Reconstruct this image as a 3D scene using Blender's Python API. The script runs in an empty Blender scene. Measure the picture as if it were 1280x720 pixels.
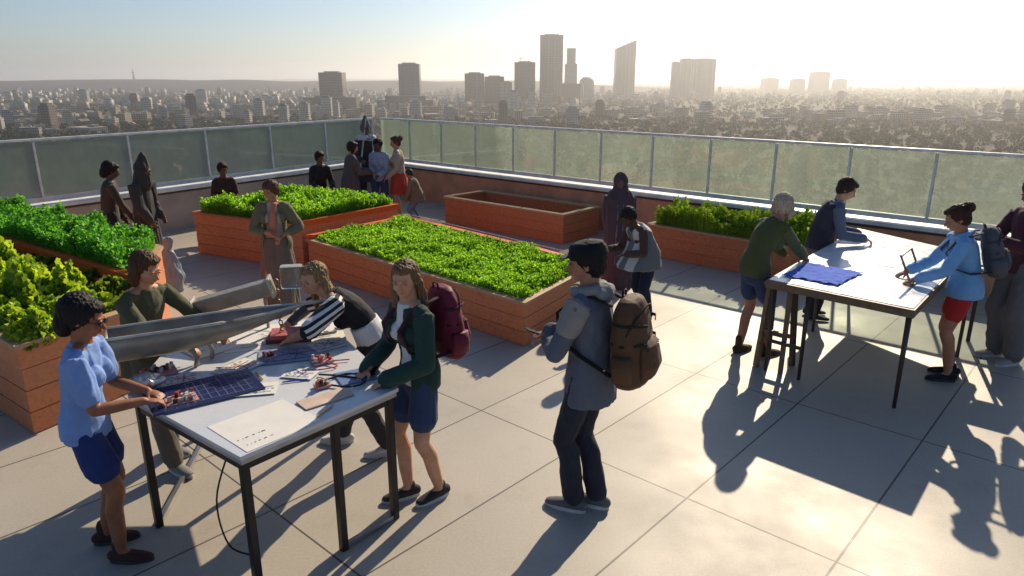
import bpy, bmesh, math, random
import numpy as np
from mathutils import Vector, Matrix, noise
R=math.radians; PI=math.pi
random.seed(7); rng=np.random.default_rng(7)
S=bpy.context.scene; COL=S.collection
V=Vector
# ------------------------------------------------------------------ helpers
def link(o,parent=None):
    COL.objects.link(o)
    if parent is not None: o.parent=parent
    return o
def tag(o,label=None,cat=None,group=None,kind=None):
    if label: o['label']=label
    if cat: o['category']=cat
    if group: o['group']=group
    if kind: o['kind']=kind
    return o
def empty(name,loc=(0,0,0),rz=0,label=None,cat=None,group=None):
    o=bpy.data.objects.new(name,None); o.empty_display_size=.2
    link(o); o.location=loc; o.rotation_euler=(0,0,rz)
    return tag(o,label,cat,group)
def mobj(name,mesh,mats,parent=None,loc=None,rz=None):
    o=bpy.data.objects.new(name,mesh)
    if not isinstance(mats,(list,tuple)): mats=[mats]
    if len(mesh.materials)==0:
        for m in mats: mesh.materials.append(m)
    link(o,parent)
    if loc is not None: o.location=loc
    if rz is not None: o.rotation_euler=(0,0,rz)
    return o
def bobj(name,bm,mats,parent=None,loc=None,rz=None,smooth=False,bevel=0):
    if bevel: bmesh.ops.bevel(bm,geom=[e for e in bm.edges if e.is_manifold and e.calc_face_angle(0)>.5],offset=bevel,segments=2,affect='EDGES',profile=.6)
    bmesh.ops.recalc_face_normals(bm,faces=bm.faces)
    me=bpy.data.meshes.new(name); bm.to_mesh(me); bm.free()
    if smooth: me.shade_smooth()
    return mobj(name,me,mats,parent,loc,rz)
def copy_tree(o,parent=None):
    c=o.copy(); COL.objects.link(c); c.parent=parent
    for ch in o.children: copy_tree(ch,c)
    return c
def bx(bm,c,s,rot=None,mi=0):
    M=Matrix.Translation(V(c))
    if rot is not None: M=M@(rot.to_4x4() if isinstance(rot,Matrix) else Matrix.Rotation(rot,4,'Z'))
    M=M@Matrix.Diagonal((s[0],s[1],s[2],1))
    r=bmesh.ops.create_cube(bm,size=1,matrix=M)
    if mi:
        for f in {f for v in r['verts'] for f in v.link_faces}: f.material_index=mi
    return r
def prism(bm,pts,z0,z1,mi=0):
    lo=[bm.verts.new((p[0],p[1],z0 if len(p)<3 else p[2]+z0)) for p in pts]
    hi=[bm.verts.new((p[0],p[1],z1 if len(p)<3 else p[2]+z1)) for p in pts]
    n=len(pts); fs=[bm.faces.new(lo[::-1]),bm.faces.new(hi)]
    for i in range(n): fs.append(bm.faces.new((lo[i],lo[(i+1)%n],hi[(i+1)%n],hi[i])))
    for f in fs: f.material_index=mi
    return fs
def bar(bm,a,b,w,d,up=V((0,0,1)),mi=0):
    a=V(a);b=V(b);t=(b-a); L=t.length; t.normalize()
    s=t.cross(up)
    if s.length<1e-4: s=t.cross(V((0,1,0)))
    s.normalize(); u=s.cross(t)
    rot=Matrix((s,t,u)).transposed()
    return bx(bm,(a+b)/2,(w,L,d),rot,mi)
def ring_loft(bm,secs,n=14,cap=True,mi=0):
    """secs: list of (centre, axisX, axisY, rx, ry)"""
    rings=[]
    S2=list(secs)
    if cap:
        c0,x0,y0,a0,b0=S2[0]; c1=S2[1][0]; d=(c0-c1).normalized(); r=min(a0,b0)
        pre=[(c0+d*r*.92,x0,y0,a0*.35,b0*.35),(c0+d*r*.62,x0,y0,a0*.75,b0*.75)]
        c0,x0,y0,a0,b0=S2[-1]; c1=S2[-2][0]; d=(c0-c1).normalized(); r=min(a0,b0)
        post=[(c0+d*r*.62,x0,y0,a0*.75,b0*.75),(c0+d*r*.92,x0,y0,a0*.35,b0*.35)]
        S2=pre+S2+post
    for c,x,y,rx,ry in S2:
        rings.append([bm.verts.new(c+x*(rx*math.cos(2*PI*k/n))+y*(ry*math.sin(2*PI*k/n))) for k in range(n)])
    fs=[]
    for a,b in zip(rings,rings[1:]):
        for k in range(n): fs.append(bm.faces.new((a[k],a[(k+1)%n],b[(k+1)%n],b[k])))
    fs.append(bm.faces.new(rings[0][::-1])); fs.append(bm.faces.new(rings[-1]))
    for f in fs: f.material_index=mi; f.smooth=True
def chain(bm,pts,rad,n=12,flat=1,ref=V((1,0,0)),mi=0,cap=True):
    pts=[V(p) for p in pts]; secs=[]
    for i,p in enumerate(pts):
        t=(pts[min(i+1,len(pts)-1)]-pts[max(i-1,0)]).normalized()
        x=ref-t*ref.dot(t)
        if x.length<.1: x=V((0,1,0))-t*t.y
        if x.length<.1: x=V((0,0,1))-t*t.z
        x.normalize(); y=t.cross(x)
        r=rad[i]; secs.append((p,x,y,r,r*flat))
    ring_loft(bm,secs,n,cap,mi)
def ell(bm,c,r,rot=None,mi=0,sub=2):
    M=Matrix.Translation(V(c))
    if rot is not None: M=M@rot.to_4x4()
    M=M@Matrix.Diagonal((r[0],r[1],r[2],1))
    q=bmesh.ops.create_icosphere(bm,subdivisions=sub,radius=1,matrix=M)
    for f in {f for v in q['verts'] for f in v.link_faces}: f.material_index=mi; f.smooth=True
def fuse(bm,voxel=.008,smooth=3,wr=0,wf=14,wz=.5,seed=0,adapt=0):
    """union of overlapping closed shapes into one continuous surface"""
    bmesh.ops.recalc_face_normals(bm,faces=bm.faces)
    me=bpy.data.meshes.new('t'); bm.to_mesh(me); bm.free()
    o=bpy.data.objects.new('t',me); COL.objects.link(o)
    m=o.modifiers.new('r','REMESH'); m.mode='VOXEL'; m.voxel_size=voxel; m.use_smooth_shade=True
    if smooth:
        s=o.modifiers.new('s','SMOOTH'); s.factor=.5; s.iterations=smooth
    dg=bpy.context.evaluated_depsgraph_get(); ev=o.evaluated_get(dg)
    out=bpy.data.meshes.new_from_object(ev); bpy.data.objects.remove(o); bpy.data.meshes.remove(me)
    if wr:
        n=len(out.vertices); co=np.empty(n*3); out.vertices.foreach_get('co',co); co=co.reshape(-1,3)
        no=np.empty(n*3); out.vertices.foreach_get('normal',no); no=no.reshape(-1,3)
        d=np.empty(n)
        for i in range(n):
            x,y,z=co[i]
            a=noise.noise(V((x*wf+seed,y*wf,z*wf*wz)))
            b=noise.noise(V((x*wf*2.3,y*wf*2.3+seed,z*wf*2.3*wz+3)))
            d[i]=(1-abs(a)*2.2)*.6+b*.4
        co+=no*(d*wr)[:,None]; out.vertices.foreach_set('co',co.ravel()); out.update()
    out.shade_smooth()
    return out
def np_mesh(name,verts,faces,mats,midx=None,smooth=False):
    me=bpy.data.meshes.new(name); nv=len(verts); k=faces.shape[1]; nf=len(faces)
    me.vertices.add(nv); me.vertices.foreach_set('co',verts.astype(np.float32).ravel())
    me.loops.add(nf*k); me.loops.foreach_set('vertex_index',faces.astype(np.int32).ravel())
    me.polygons.add(nf); me.polygons.foreach_set('loop_start',np.arange(0,nf*k,k,dtype=np.int32))
    me.polygons.foreach_set('loop_total',np.full(nf,k,dtype=np.int32))
    if midx is not None: me.polygons.foreach_set('material_index',midx.astype(np.int32))
    for m in mats: me.materials.append(m)
    me.update(calc_edges=True); me.validate()
    if smooth: me.shade_smooth()
    return me
# ------------------------------------------------------------------ materials
class NT:
    def __init__(s,name):
        s.m=bpy.data.materials.new(name); s.m.use_nodes=True; s.t=s.m.node_tree; s.n=s.t.nodes
        s.b=s.n['Principled BSDF']; s.out=s.n['Material Output']
    def new(s,ty,**k):
        n=s.n.new(ty)
        for a,b in k.items():
            if a.startswith('i_'):
                key=a[2:].replace('_',' '); n.inputs[int(key) if key.isdigit() else key].default_value=b
            else: setattr(n,a,b)
        return n
    def l(s,a,b): s.t.links.new(a,b)
    def math(s,op,a,b=None,c=None):
        n=s.n.new('ShaderNodeMath'); n.operation=op
        for i,v in enumerate((a,b,c)):
            if v is None: continue
            if isinstance(v,(int,float)): n.inputs[i].default_value=v
            else: s.l(v,n.inputs[i])
        return n.outputs[0]
    def mix(s,f,a,b,bt='MIX'):
        n=s.n.new('ShaderNodeMix'); n.data_type='RGBA'; n.blend_type=bt
        for k,v in ((0,f),(6,a),(7,b)):
            if isinstance(v,(int,float)): n.inputs[k].default_value=v
            elif isinstance(v,(tuple,list)): n.inputs[k].default_value=(*v[:3],1)
            else: s.l(v,n.inputs[k])
        return n.outputs[2]
    def co(s,kind='Object',scale=(1,1,1),rot=(0,0,0)):
        t=s.new('ShaderNodeTexCoord'); mp=s.new('ShaderNodeMapping'); mp.inputs['Scale'].default_value=scale
        mp.inputs['Rotation'].default_value=rot
        s.l(t.outputs[kind],mp.inputs[0]); return mp.outputs[0]
    def noise(s,scale,vec=None,det=4,rough=.55):
        n=s.new('ShaderNodeTexNoise'); n.inputs['Scale'].default_value=scale; n.inputs['Detail'].default_value=det; n.inputs['Roughness'].default_value=rough
        if vec is not None: s.l(vec,n.inputs['Vector'])
        return n.outputs[0]
    def ramp(s,v,stops):
        n=s.new('ShaderNodeValToRGB'); e=n.color_ramp.elements
        while len(e)<len(stops): e.new(.5)
        for i,(p,c) in enumerate(stops): e[i].position=p; e[i].color=(*c,1) if len(c)==3 else c
        s.l(v,n.inputs[0]); return n.outputs[0]
    def bump(s,h,st=.3,dist=.01):
        b=s.new('ShaderNodeBump'); b.inputs['Strength'].default_value=st; b.inputs['Distance'].default_value=dist
        s.l(h,b.inputs['Height']); s.l(b.outputs[0],s.b.inputs['Normal'])
def sc(c,k): return tuple(max(0,min(1,x*k)) for x in c)
_mc={}
def mat(name,col,rough=.6,metal=0,var=.25,scale=8,bump=.1,bs=None,spec=.5,sheen=0,trans=0):
    key=(name,col)
    if key in _mc: return _mc[key]
    N=NT(name); v=N.co()
    f=N.noise(scale,v)
    c=N.ramp(f,[(.25,sc(col,1-var)),(.75,sc(col,1+var))])
    N.l(c,N.b.inputs['Base Color']); N.b.inputs['Roughness'].default_value=rough; N.b.inputs['Metallic'].default_value=metal
    N.b.inputs['Specular IOR Level'].default_value=spec
    if sheen: N.b.inputs['Sheen Weight'].default_value=sheen
    if bump: N.bump(N.noise(bs or scale*6,v,5),bump,.01)
    _mc[key]=N.m; return N.m
def cloth(name,col,rough=.85,var=.18,weave=True):
    key=('c',name,col)
    if key in _mc: return _mc[key]
    N=NT(name); v=N.co(); f=N.noise(9,v,3)
    f2=N.noise(260,v,2)
    c=N.ramp(f,[(.25,sc(col,1-var)),(.75,sc(col,1+var))])
    c=N.mix(.5,c,N.ramp(f2,[(.3,sc(col,.75)),(.7,sc(col,1.25))]))
    N.l(c,N.b.inputs['Base Color']); N.b.inputs['Roughness'].default_value=rough; N.b.inputs['Sheen Weight'].default_value=.06
    N.b.inputs['Specular IOR Level'].default_value=.25
    N.bump(N.math('ADD',N.noise(35,v,4),N.math('MULTIPLY',f2,.4)),.35,.006)
    _mc[key]=N.m; return N.m
def skin(col):
    key=('skin',col)
    if key in _mc: return _mc[key]
    N=NT('skin'); v=N.co(); c=N.ramp(N.noise(14,v,4),[(.3,(col[0]*.85,col[1]*.78,col[2]*.76)),(.7,sc(col,1.1))])
    N.l(c,N.b.inputs['Base Color']); N.b.inputs['Roughness'].default_value=.5
    N.b.inputs['Subsurface Weight'].default_value=.12; N.b.inputs['Subsurface Radius'].default_value=(.02,.008,.004); N.b.inputs['Subsurface Scale'].default_value=.5
    N.b.inputs['Specular IOR Level'].default_value=.35
    N.bump(N.noise(120,v,3),.15,.003)
    _mc[key]=N.m; return N.m
def hairm(col):
    key=('hair',col)
    if key in _mc: return _mc[key]
    N=NT('hair'); v=N.co(scale=(90,90,5)); f=N.noise(1.6,v,4)
    c=N.ramp(f,[(.3,sc(col,.45)),(.7,sc(col,1.5))]); N.l(c,N.b.inputs['Base Color']); N.b.inputs['Roughness'].default_value=.6; N.b.inputs['Specular IOR Level'].default_value=.2
    N.bump(f,.8,.006); _mc[key]=N.m; return N.m
def wood(name,col,ax='x',rough=.55,k=1):
    N=NT(name); s={'x':(1.2,14,14),'z':(14,14,1.2)}[ax]
    v=N.co(scale=s,rot=(0,0,R(-43)) if 0 else (0,0,0)); f=N.noise(2.2,v,6,.65); g=N.noise(1.7,N.co(),4)
    c=N.ramp(f,[(.25,sc(col,.62)),(.5,col),(.78,sc(col,1.35))])
    c=N.mix(N.math('MULTIPLY',g,.45),c,sc(col,.55)); 
    ft=N.noise(.9,N.co(),2); c=N.mix(N.ramp(ft,[(.4,(0,0,0)),(.65,(.35,.35,.35))]),c,(col[0]*.9,col[1]*1.25,col[2]*1.6))
    g=N.new('ShaderNodeNewGeometry'); c=N.mix(1.0,c,N.ramp(g.outputs['Random Per Island'],[(0,(.70,.68,.66)),(.5,(1,1,1)),(1,(.86,.90,.95))]),'MULTIPLY')
    vo=N.new('ShaderNodeTexVoronoi'); vo.inputs['Scale'].default_value=3.4; N.l(N.co(scale=(1,1,2.2)),vo.inputs['Vector']); c=N.mix(N.ramp(vo.outputs['Distance'],[(.03,(.8,.8,.8)),(.07,(0,0,0))]),c,sc(col,.28))
    N.l(c,N.b.inputs['Base Color']); N.b.inputs['Roughness'].default_value=rough; N.bump(f,.5,.008)
    return N.m
def leafmat(name,c0,c1,tr=.45):
    N=NT(name); g=N.new('ShaderNodeNewGeometry')
    c=N.ramp(g.outputs['Random Per Island'],[(0,c0),(.7,c1),(1,sc(c1,1.3))])
    n2=N.noise(1.5,N.co(),2); c=N.mix(N.ramp(n2,[(.35,(.5,.5,.5)),(.6,(0,0,0))]),c,sc(c0,.75))
    N.l(c,N.b.inputs['Base Color']); N.b.inputs['Roughness'].default_value=.5
    t=N.new('ShaderNodeBsdfTranslucent'); N.l(N.mix(1.0,c,(1.35,1.25,.55),'MULTIPLY'),t.inputs[0])
    m=N.new('ShaderNodeMixShader'); m.inputs[0].default_value=tr; N.l(N.b.outputs[0],m.inputs[1]); N.l(t.outputs[0],m.inputs[2]); N.l(m.outputs[0],N.out.inputs[0])
    return N.m
# ------------------------------------------------------------------ camera / world / light
F=880.; PITCH=math.atan(262/F); CH=2.65
cam=bpy.data.cameras.new('camera'); co_=bpy.data.objects.new('camera',cam); link(co_)
cam.sensor_width=36; cam.lens=F/1280*36; co_.location=(0,0,CH); co_.rotation_euler=(PI/2-PITCH,0,0); cam.clip_end=60000; cam.clip_start=.05
S.camera=co_
HAZE=1.2e-4
SUN_EL,SUN_AZ=R(30),R(24.6)
w=bpy.data.worlds.new('World'); S.world=w; w.use_nodes=True; wt=w.node_tree
sky=wt.nodes.new('ShaderNodeTexSky'); sky.sky_type='NISHITA'; sky.sun_disc=False
sky.sun_elevation=SUN_EL; sky.sun_rotation=SUN_AZ; sky.air_density=1.0; sky.dust_density=.8; sky.ozone_density=5.5; sky.altitude=100
bg=wt.nodes['Background']; wt.links.new(sky.outputs[0],bg.inputs[0]); bg.inputs[1].default_value=.085
sl=bpy.data.lights.new('sun','SUN'); sl.energy=5.0; sl.angle=R(.5); sl.color=(1,.85,.63)
so=bpy.data.objects.new('sun',sl); link(so)
sd=V((math.sin(SUN_AZ)*math.cos(SUN_EL),math.cos(SUN_AZ)*math.cos(SUN_EL),math.sin(SUN_EL)))
so.rotation_euler=sd.to_track_quat('Z','Y').to_euler(); so.location=sd*50
S.view_settings.view_transform='Standard'; S.view_settings.look='None'; S.view_settings.exposure=.28; S.view_settings.gamma=1
S.render.engine='CYCLES'; S.cycles.use_denoising=True; S.cycles.max_bounces=8; S.cycles.transparent_max_bounces=12; S.cycles.volume_bounces=1
S.cycles.caustics_reflective=False; S.cycles.caustics_refractive=False; S.cycles.sample_clamp_indirect=6
# ------------------------------------------------------------------ setting: deck
DIR=V((.672,.740)); EIR=V((.740,-.672))
CORNER=V((-3.2,17.0)); LEND=CORNER+(V((-7.5,10.5))-CORNER)*2.2; REND=CORNER+(V((6.15,8.55))-CORNER)*1.9
def deckmat():
    N=NT('deck_paving'); th=math.atan2(DIR.y,DIR.x)
    tc=N.new('ShaderNodeTexCoord'); mp=N.new('ShaderNodeMapping'); mp.vector_type='POINT'
    mp.inputs['Rotation'].default_value=(0,0,-th); mp.inputs['Location'].default_value=(-3.77,-.92,0)
    N.l(tc.outputs['Object'],mp.inputs[0])
    br=N.new('ShaderNodeTexBrick'); br.offset=0; br.inputs['Scale'].default_value=1; br.inputs['Brick Width'].default_value=1.9; br.inputs['Row Height'].default_value=.95
    br.inputs['Mortar Size'].default_value=.0065; br.inputs['Mortar Smooth'].default_value=.1; br.inputs['Bias'].default_value=0
    br.inputs['Color1'].default_value=(0,0,0,1); br.inputs['Color2'].default_value=(1,1,1,1); br.inputs['Mortar'].default_value=(.5,.5,.5,1)
    N.l(mp.outputs[0],br.inputs['Vector'])
    base=N.ramp(br.outputs[0],[(0,(.37,.33,.28)),(1,(.47,.425,.365))])
    v=N.co(); f=N.noise(.8,v,5,.6); base=N.mix(.4,base,N.ramp(f,[(.3,(.33,.285,.23)),(.7,(.50,.45,.37))]))
    fine=N.noise(60,v,5,.7); base=N.mix(.22,base,N.ramp(fine,[(.3,(.25,.21,.16)),(.7,(.62,.56,.46))]))
    st=N.noise(2.3,v,6,.7); base=N.mix(N.ramp(st,[(.54,(0,0,0)),(.70,(.35,.35,.35))]),base,(.29,.24,.19))
    sp=N.new('ShaderNodeTexVoronoi'); sp.inputs['Scale'].default_value=2.1; N.l(v,sp.inputs['Vector']); sw=N.math('ADD',sp.outputs['Distance'],N.math('MULTIPLY',N.noise(9,v,4),.12)); base=N.mix(N.ramp(sw,[(.075,(.45,.45,.45)),(.10,(0,0,0))]),base,(.17,.14,.11))
    base=N.mix(br.outputs['Fac'],base,(.07,.06,.05))
    N.l(base,N.b.inputs['Base Color'])
    N.l(N.ramp(N.noise(1.1,v,5,.6),[(.3,(.46,)*3),(.7,(.64,)*3)]),N.b.inputs['Roughness'])
    N.b.inputs['Specular IOR Level'].default_value=.5
    h=N.math('SUBTRACT',N.math('MULTIPLY',fine,.12),br.outputs['Fac']); N.bump(h,.35,.01)
    return N.m
bm=bmesh.new(); prism(bm,[(CORNER.x,CORNER.y),(LEND.x,LEND.y),(LEND.x-2,-8),(REND.x+2,-8),(REND.x,REND.y)],-1.2,0)
tag(bobj('deck_floor',bm,deckmat()),kind='structure')
# parapets and glass railings
M_terra=mat('terracotta_render',(.70,.31,.16),.8,scale=3,bump=.3,bs=60); M_plast=mat('grey_plaster',(.42,.36,.30),.85,scale=2,bump=.3,bs=70)
M_cop=mat('white_coping',(.74,.72,.66),.45,scale=5,bump=.05); M_dark=mat('painted_shadow_dark',(.06,.055,.05),.5)
M_rail=mat('satin_rail',(.82,.81,.77),.35,metal=.0,bump=.02)
def glassmat(lo=.20,hi=.33,dm=.35):
    N=NT('green_glass'); t=N.new('ShaderNodeBsdfTransparent'); t.inputs[0].default_value=(.78,.83,.79,1)
    g=N.new('ShaderNodeBsdfGlossy'); g.inputs['Roughness'].default_value=.03; g.inputs[0].default_value=(.9,.95,.92,1)
    d=N.new('ShaderNodeBsdfTranslucent'); d.inputs[0].default_value=(.56,.61,.54,1)
    fr=N.new('ShaderNodeFresnel'); fr.inputs[0].default_value=1.45
    m1=N.new('ShaderNodeMixShader'); m2=N.new('ShaderNodeMixShader')
    N.l(N.ramp(N.noise(2.2,N.co(scale=(1,1,.6)),5,.65),[(.3,(lo,)*3),(.7,(hi,)*3)]),m1.inputs[0]); d2=N.new('ShaderNodeBsdfDiffuse'); d2.inputs[0].default_value=(.56,.62,.54,1); m0=N.new('ShaderNodeMixShader'); N.l(d.outputs[0],m0.inputs[1]); N.l(d2.outputs[0],m0.inputs[2]); m0.inputs[0].default_value=dm; N.l(t.outputs[0],m1.inputs[1]); N.l(m0.outputs[0],m1.inputs[2])
    N.l(N.math('MULTIPLY',fr.outputs[0],.8),m2.inputs[0]); N.l(m1.outputs[0],m2.inputs[1]); N.l(g.outputs[0],m2.inputs[2]); N.l(m2.outputs[0],N.out.inputs[0])
    return N.m
M_glass=glassmat(); M_glassL=glassmat(.42,.58,.5)
LEDGE=.78; RTOP=1.75
def wallrun(A,B,inward,wmat,wl,rl,offs,gm=None):
    t=(B-A); L=t.length; t=t/L; ang=math.atan2(t.y,t.x); n=V((-t.y,t.x)); n=n if n.dot(inward)>0 else -n
    T=.28
    def at(d,o,z): p=A+t*d+n*o; return V((p.x,p.y,z))
    root=empty('parapet_wall',at(L/2,-T/2,0),0); tag(root,*wl)
    bm=bmesh.new(); bx(bm,(0,0,LEDGE/2-.05),(L+.0,T,LEDGE-.06),ang); bobj('wall',bm,wmat,root)
    bm=bmesh.new(); bx(bm,(0,0,LEDGE-.045),(L+.06,T+.11,.05),ang); bobj('coping',bm,M_cop,root,bevel=.006)
    bm=bmesh.new(); bx(bm,(0,0,LEDGE-.092),(L-.1,T+.03,.04),ang); bobj('painted_shadow_strip',bm,M_dark,root)  # solid near-black strip that paints the shade line under the coping
    rt=empty('glass_railing',at(L/2,-.12,LEDGE),0); tag(rt,*rl); zc=-.02
    bm=bmesh.new(); bx(bm,(0,0,.055),(L,.07,.07),ang); bobj('base_channel',bm,M_cop,rt,bevel=.004)
    bm=bmesh.new(); bx(bm,(0,0,RTOP-LEDGE),(L,.06,.035),ang); bobj('top_rail',bm,M_rail,rt,bevel=.006)
    ds=[0]+offs+[L]
    for d in offs:
        bm=bmesh.new(); p=t*(d-L/2); bx(bm,(p.x,p.y,(RTOP-LEDGE)/2+.02),(.03,.05,RTOP-LEDGE-.10),ang); bobj('post',bm,M_rail,rt,bevel=.003)
    for a,b in zip(ds,ds[1:]):
        if b-a<.08: continue
        bm=bmesh.new(); p=t*((a+b)/2-L/2); bx(bm,(p.x,p.y,(RTOP-LEDGE)/2+.03),(b-a-.034,.014,RTOP-LEDGE-.125),ang); bobj('glass_pane',bm,gm or M_glass,rt)
wallrun(CORNER,LEND,V((1,-.3)),M_plast,('long grey plaster parapet with white coping behind the left planters','parapet wall'),
        ('green tinted glass railing on the grey parapet at left','railing'),[.02+1.46*i for i in range(0,12)],M_glassL)
wallrun(CORNER,REND,V((-1,-.5)),M_terra,('terracotta coloured parapet with white coping behind the empty planter','parapet wall'),
        ('green tinted glass railing on the terracotta parapet at right','railing'),[1.06*i for i in range(1,23)])
# ------------------------------------------------------------------ planters
M_cedar=wood('cedar_boards',(.76,.245,.095)); M_rim=wood('pale_rim_boards',(.62,.34,.18)); M_orim=wood('orange_rim_boards',(.85,.13,.015)); M_cedarR=wood('red_cedar_boards',(.68,.20,.07))
M_soil=mat('soil',(.05,.032,.02),.95,scale=20,bump=.8,bs=60)
def planter(cs,h,courses,label,wm,rims,soil=.07,rw=.09,name='planter_box'):
    cs=[V(c) for c in cs]; cen=sum(cs,V((0,0)))/4
    root=empty(name,(cen.x,cen.y,0)); tag(root,label,'planter','wooden planter boxes on the roof deck')
    P=[c-cen for c in cs]
    def inset(d): # offset polygon inward
        out=[]
        for i in range(4):
            p0,p1,p2=P[i-1],P[i],P[(i+1)%4]
            a=(p1-p0).normalized(); b=(p2-p1).normalized()
            na=V((-a.y,a.x)); nb=V((-b.y,b.x))
            if na.dot(-p1)<0: na=-na
            if nb.dot(-p1)<0: nb=-nb
            k=d/(1+na.dot(nb)); out.append(p1+(na+nb)*k)
        return out
    O=inset(0.012); I=inset(.05); rO=inset(-.012); rI=inset(rw)
    bh=(h-.03)/courses
    for i in range(4):
        j=(i+1)%4; bm=bmesh.new()
        for c in range(courses):
            e=.004*((c*7+i*3)%3-1); z0=.003+c*bh
            prism(bm,[O[i]+V((0,e)),O[j]+V((0,e)),I[j],I[i]],z0+.004,z0+bh-.004)
        prism(bm,[inset(.022)[i],inset(.022)[j],inset(.045)[j],inset(.045)[i]],.0,h-.04)
        bobj('side_panel',bm,wm,root)
        bm=bmesh.new(); prism(bm,[rO[i],rO[j],rI[j],rI[i]],h-.03,h+.002*i+(.05 if rims[i] is M_orim else 0))
        r=bobj('rim_board',bm,rims[i],root,bevel=.004)
    bm=bmesh.new(); q=inset(.051); vs=[bm.verts.new((p.x,p.y,h-soil)) for p in q]; f=bm.faces.new(vs)
    bmesh.ops.subdivide_edges(bm,edges=bm.edges,cuts=22,use_grid_fill=True)
    for v in bm.verts: v.co.z+=noise.noise(v.co*6)*.02
    bobj('soil',bm,M_soil,root,smooth=True)
    return root,[c+cen for c in inset(rw-.02)]
def bil(q,u,v): 
    a=q[0]*(1-u)[:,None]+q[1]*u[:,None]; b=q[3]*(1-u)[:,None]+q[2]*u[:,None]
    return a*(1-v)[:,None]+b*v[:,None]
def seedlings(name,label,q,z,n,hgt,size,m,keep=None):
    q=np.array([[p.x,p.y] for p in q]); u=rng.random(n); v=rng.random(n); xy=bil(q,u,v)
    if keep is not None: k=keep(u,v,xy); xy=xy[k]; u=u[k]; v=v[k]; n=len(xy)
    cl=np.array([noise.noise(V((x*3.1,y*3.1,1))) for x,y in xy]); cl2=np.array([noise.noise(V((x*11,y*11,4))) for x,y in xy])
    H_=hgt*(.45+.55*rng.random(n))*(1+.7*cl+.5*cl2)
    az=rng.random(n)*2*PI; tilt=rng.normal(.50,.33,n); s=size*(.6+.8*rng.random(n))
    d=np.stack([np.cos(az)*np.sin(tilt),np.sin(az)*np.sin(tilt),np.cos(tilt)],1)
    sd_=np.stack([-np.sin(az),np.cos(az),np.zeros(n)],1)
    c=np.concatenate([xy+rng.normal(0,.01,(n,2)),(z+H_)[:,None]],1)
    w_=s*.24; drop=np.array([0,0,1.])
    p0=c; pL=c+d*(s*.5)[:,None]+sd_*w_[:,None]+drop*(s*.12)[:,None]; pR=c+d*(s*.5)[:,None]-sd_*w_[:,None]+drop*(s*.12)[:,None]
    pt=c+d*s[:,None]-drop*(s*.25)[:,None]; 
    # stems: thin triangles from the soil
    st=c.copy(); st[:,2]=z; off=sd_*.0022
    verts=np.stack([p0,pL,pt,pR],1).reshape(-1,3)
    fa=np.arange(n)[:,None]*4+np.array([0,3,2,1])[None]
    sv=np.stack([st-off,st+off,c+off*.6,c-off*.6],1).reshape(-1,3); fs=np.arange(n)[:,None]*4+np.array([0,1,2,3])[None]+len(verts)
    me=np_mesh(name,np.concatenate([verts,sv]),np.concatenate([fa,fs]),[m])
    o=mobj(name,me,m); tag(o,label,'seedlings',None,'stuff'); return o
L_bright=leafmat('bright_leaf',(.10,.29,.02),(.33,.60,.06),.62); L_cool=leafmat('cool_green_leaf',(.05,.25,.03),(.17,.48,.06),.55); L_lime=leafmat('lime_leaf',(.17,.33,.02),(.48,.62,.08),.6); L_olive=leafmat('olive_leaf',(.10,.16,.02),(.26,.36,.05))
# D: large centre planter
pD,qD=planter([(-2.90,9.72),(.13,6.77),(1.0,8.25),(-1.72,11.2)],.48,3,'large low wooden planter full of green seedlings in the centre of the deck',M_cedar,[M_rim,M_rim,M_orim,M_orim])
seedlings('seedlings','dense bright green seedlings filling the large centre planter',qD,.42,85000,.11,.038,L_bright)
pC,qC=planter([(-4.98,10.85),(-2.99,9.80),(-1.83,11.28),(-3.75,12.5)],.66,4,'tall wooden planter of green sprouts behind the person in the taupe skirt',M_cedar,[M_cedarR,M_orim,M_rim,M_rim])
seedlings('seedlings','tall green sprouts in the planter beside the back parapet',qC,.60,60000,.22,.046,L_bright)
pE,qE=planter([(-1.30,13.35),(.85,11.45),(1.55,12.25),(-.55,14.1)],.50,3,'empty wooden planter with pale rim in front of the terracotta parapet',M_cedarR,[M_rim,M_rim,M_rim,M_rim],soil=.34)
pF,qF=planter([(2.10,10.72),(3.9,8.98),(4.35,9.5),(2.58,11.2)],.50,3,'narrow wooden planter with a leafy hedge of greens at right',M_cedarR,[M_rim,M_rim,M_rim,M_rim])
seedlings('leafy_greens','clipped yellow green leaves filling the narrow planter at right',qF,.44,16000,.30,.055,L_lime)
pB,qB=planter([(-3.70,4.90),(-3.18,6.02),(-6.3,8.35),(-6.9,7.25)],.74,4,'high wooden planter of lettuce at the left edge of the deck',M_cedar,[M_rim,M_orim,M_rim,M_rim])
pA,qA=planter([(-3.42,6.22),(-3.95,7.75),(-7.4,10.0),(-6.9,8.62)],.84,4,'wooden planter crowded with tall cool green shoots behind the lettuce planter',M_cedar,[M_rim,M_rim,M_rim,M_orim])
seedlings('green_shoots','tall cool green shoots crowding the planter at far left',qA,.77,55000,.24,.05,L_cool)
seedlings('green_shoots','short olive green herbs along the near edge of the far left planter',qA,.77,6000,.10,.06,L_olive,keep=lambda u,v,xy:(u<.22)&(v>.1))
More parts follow.
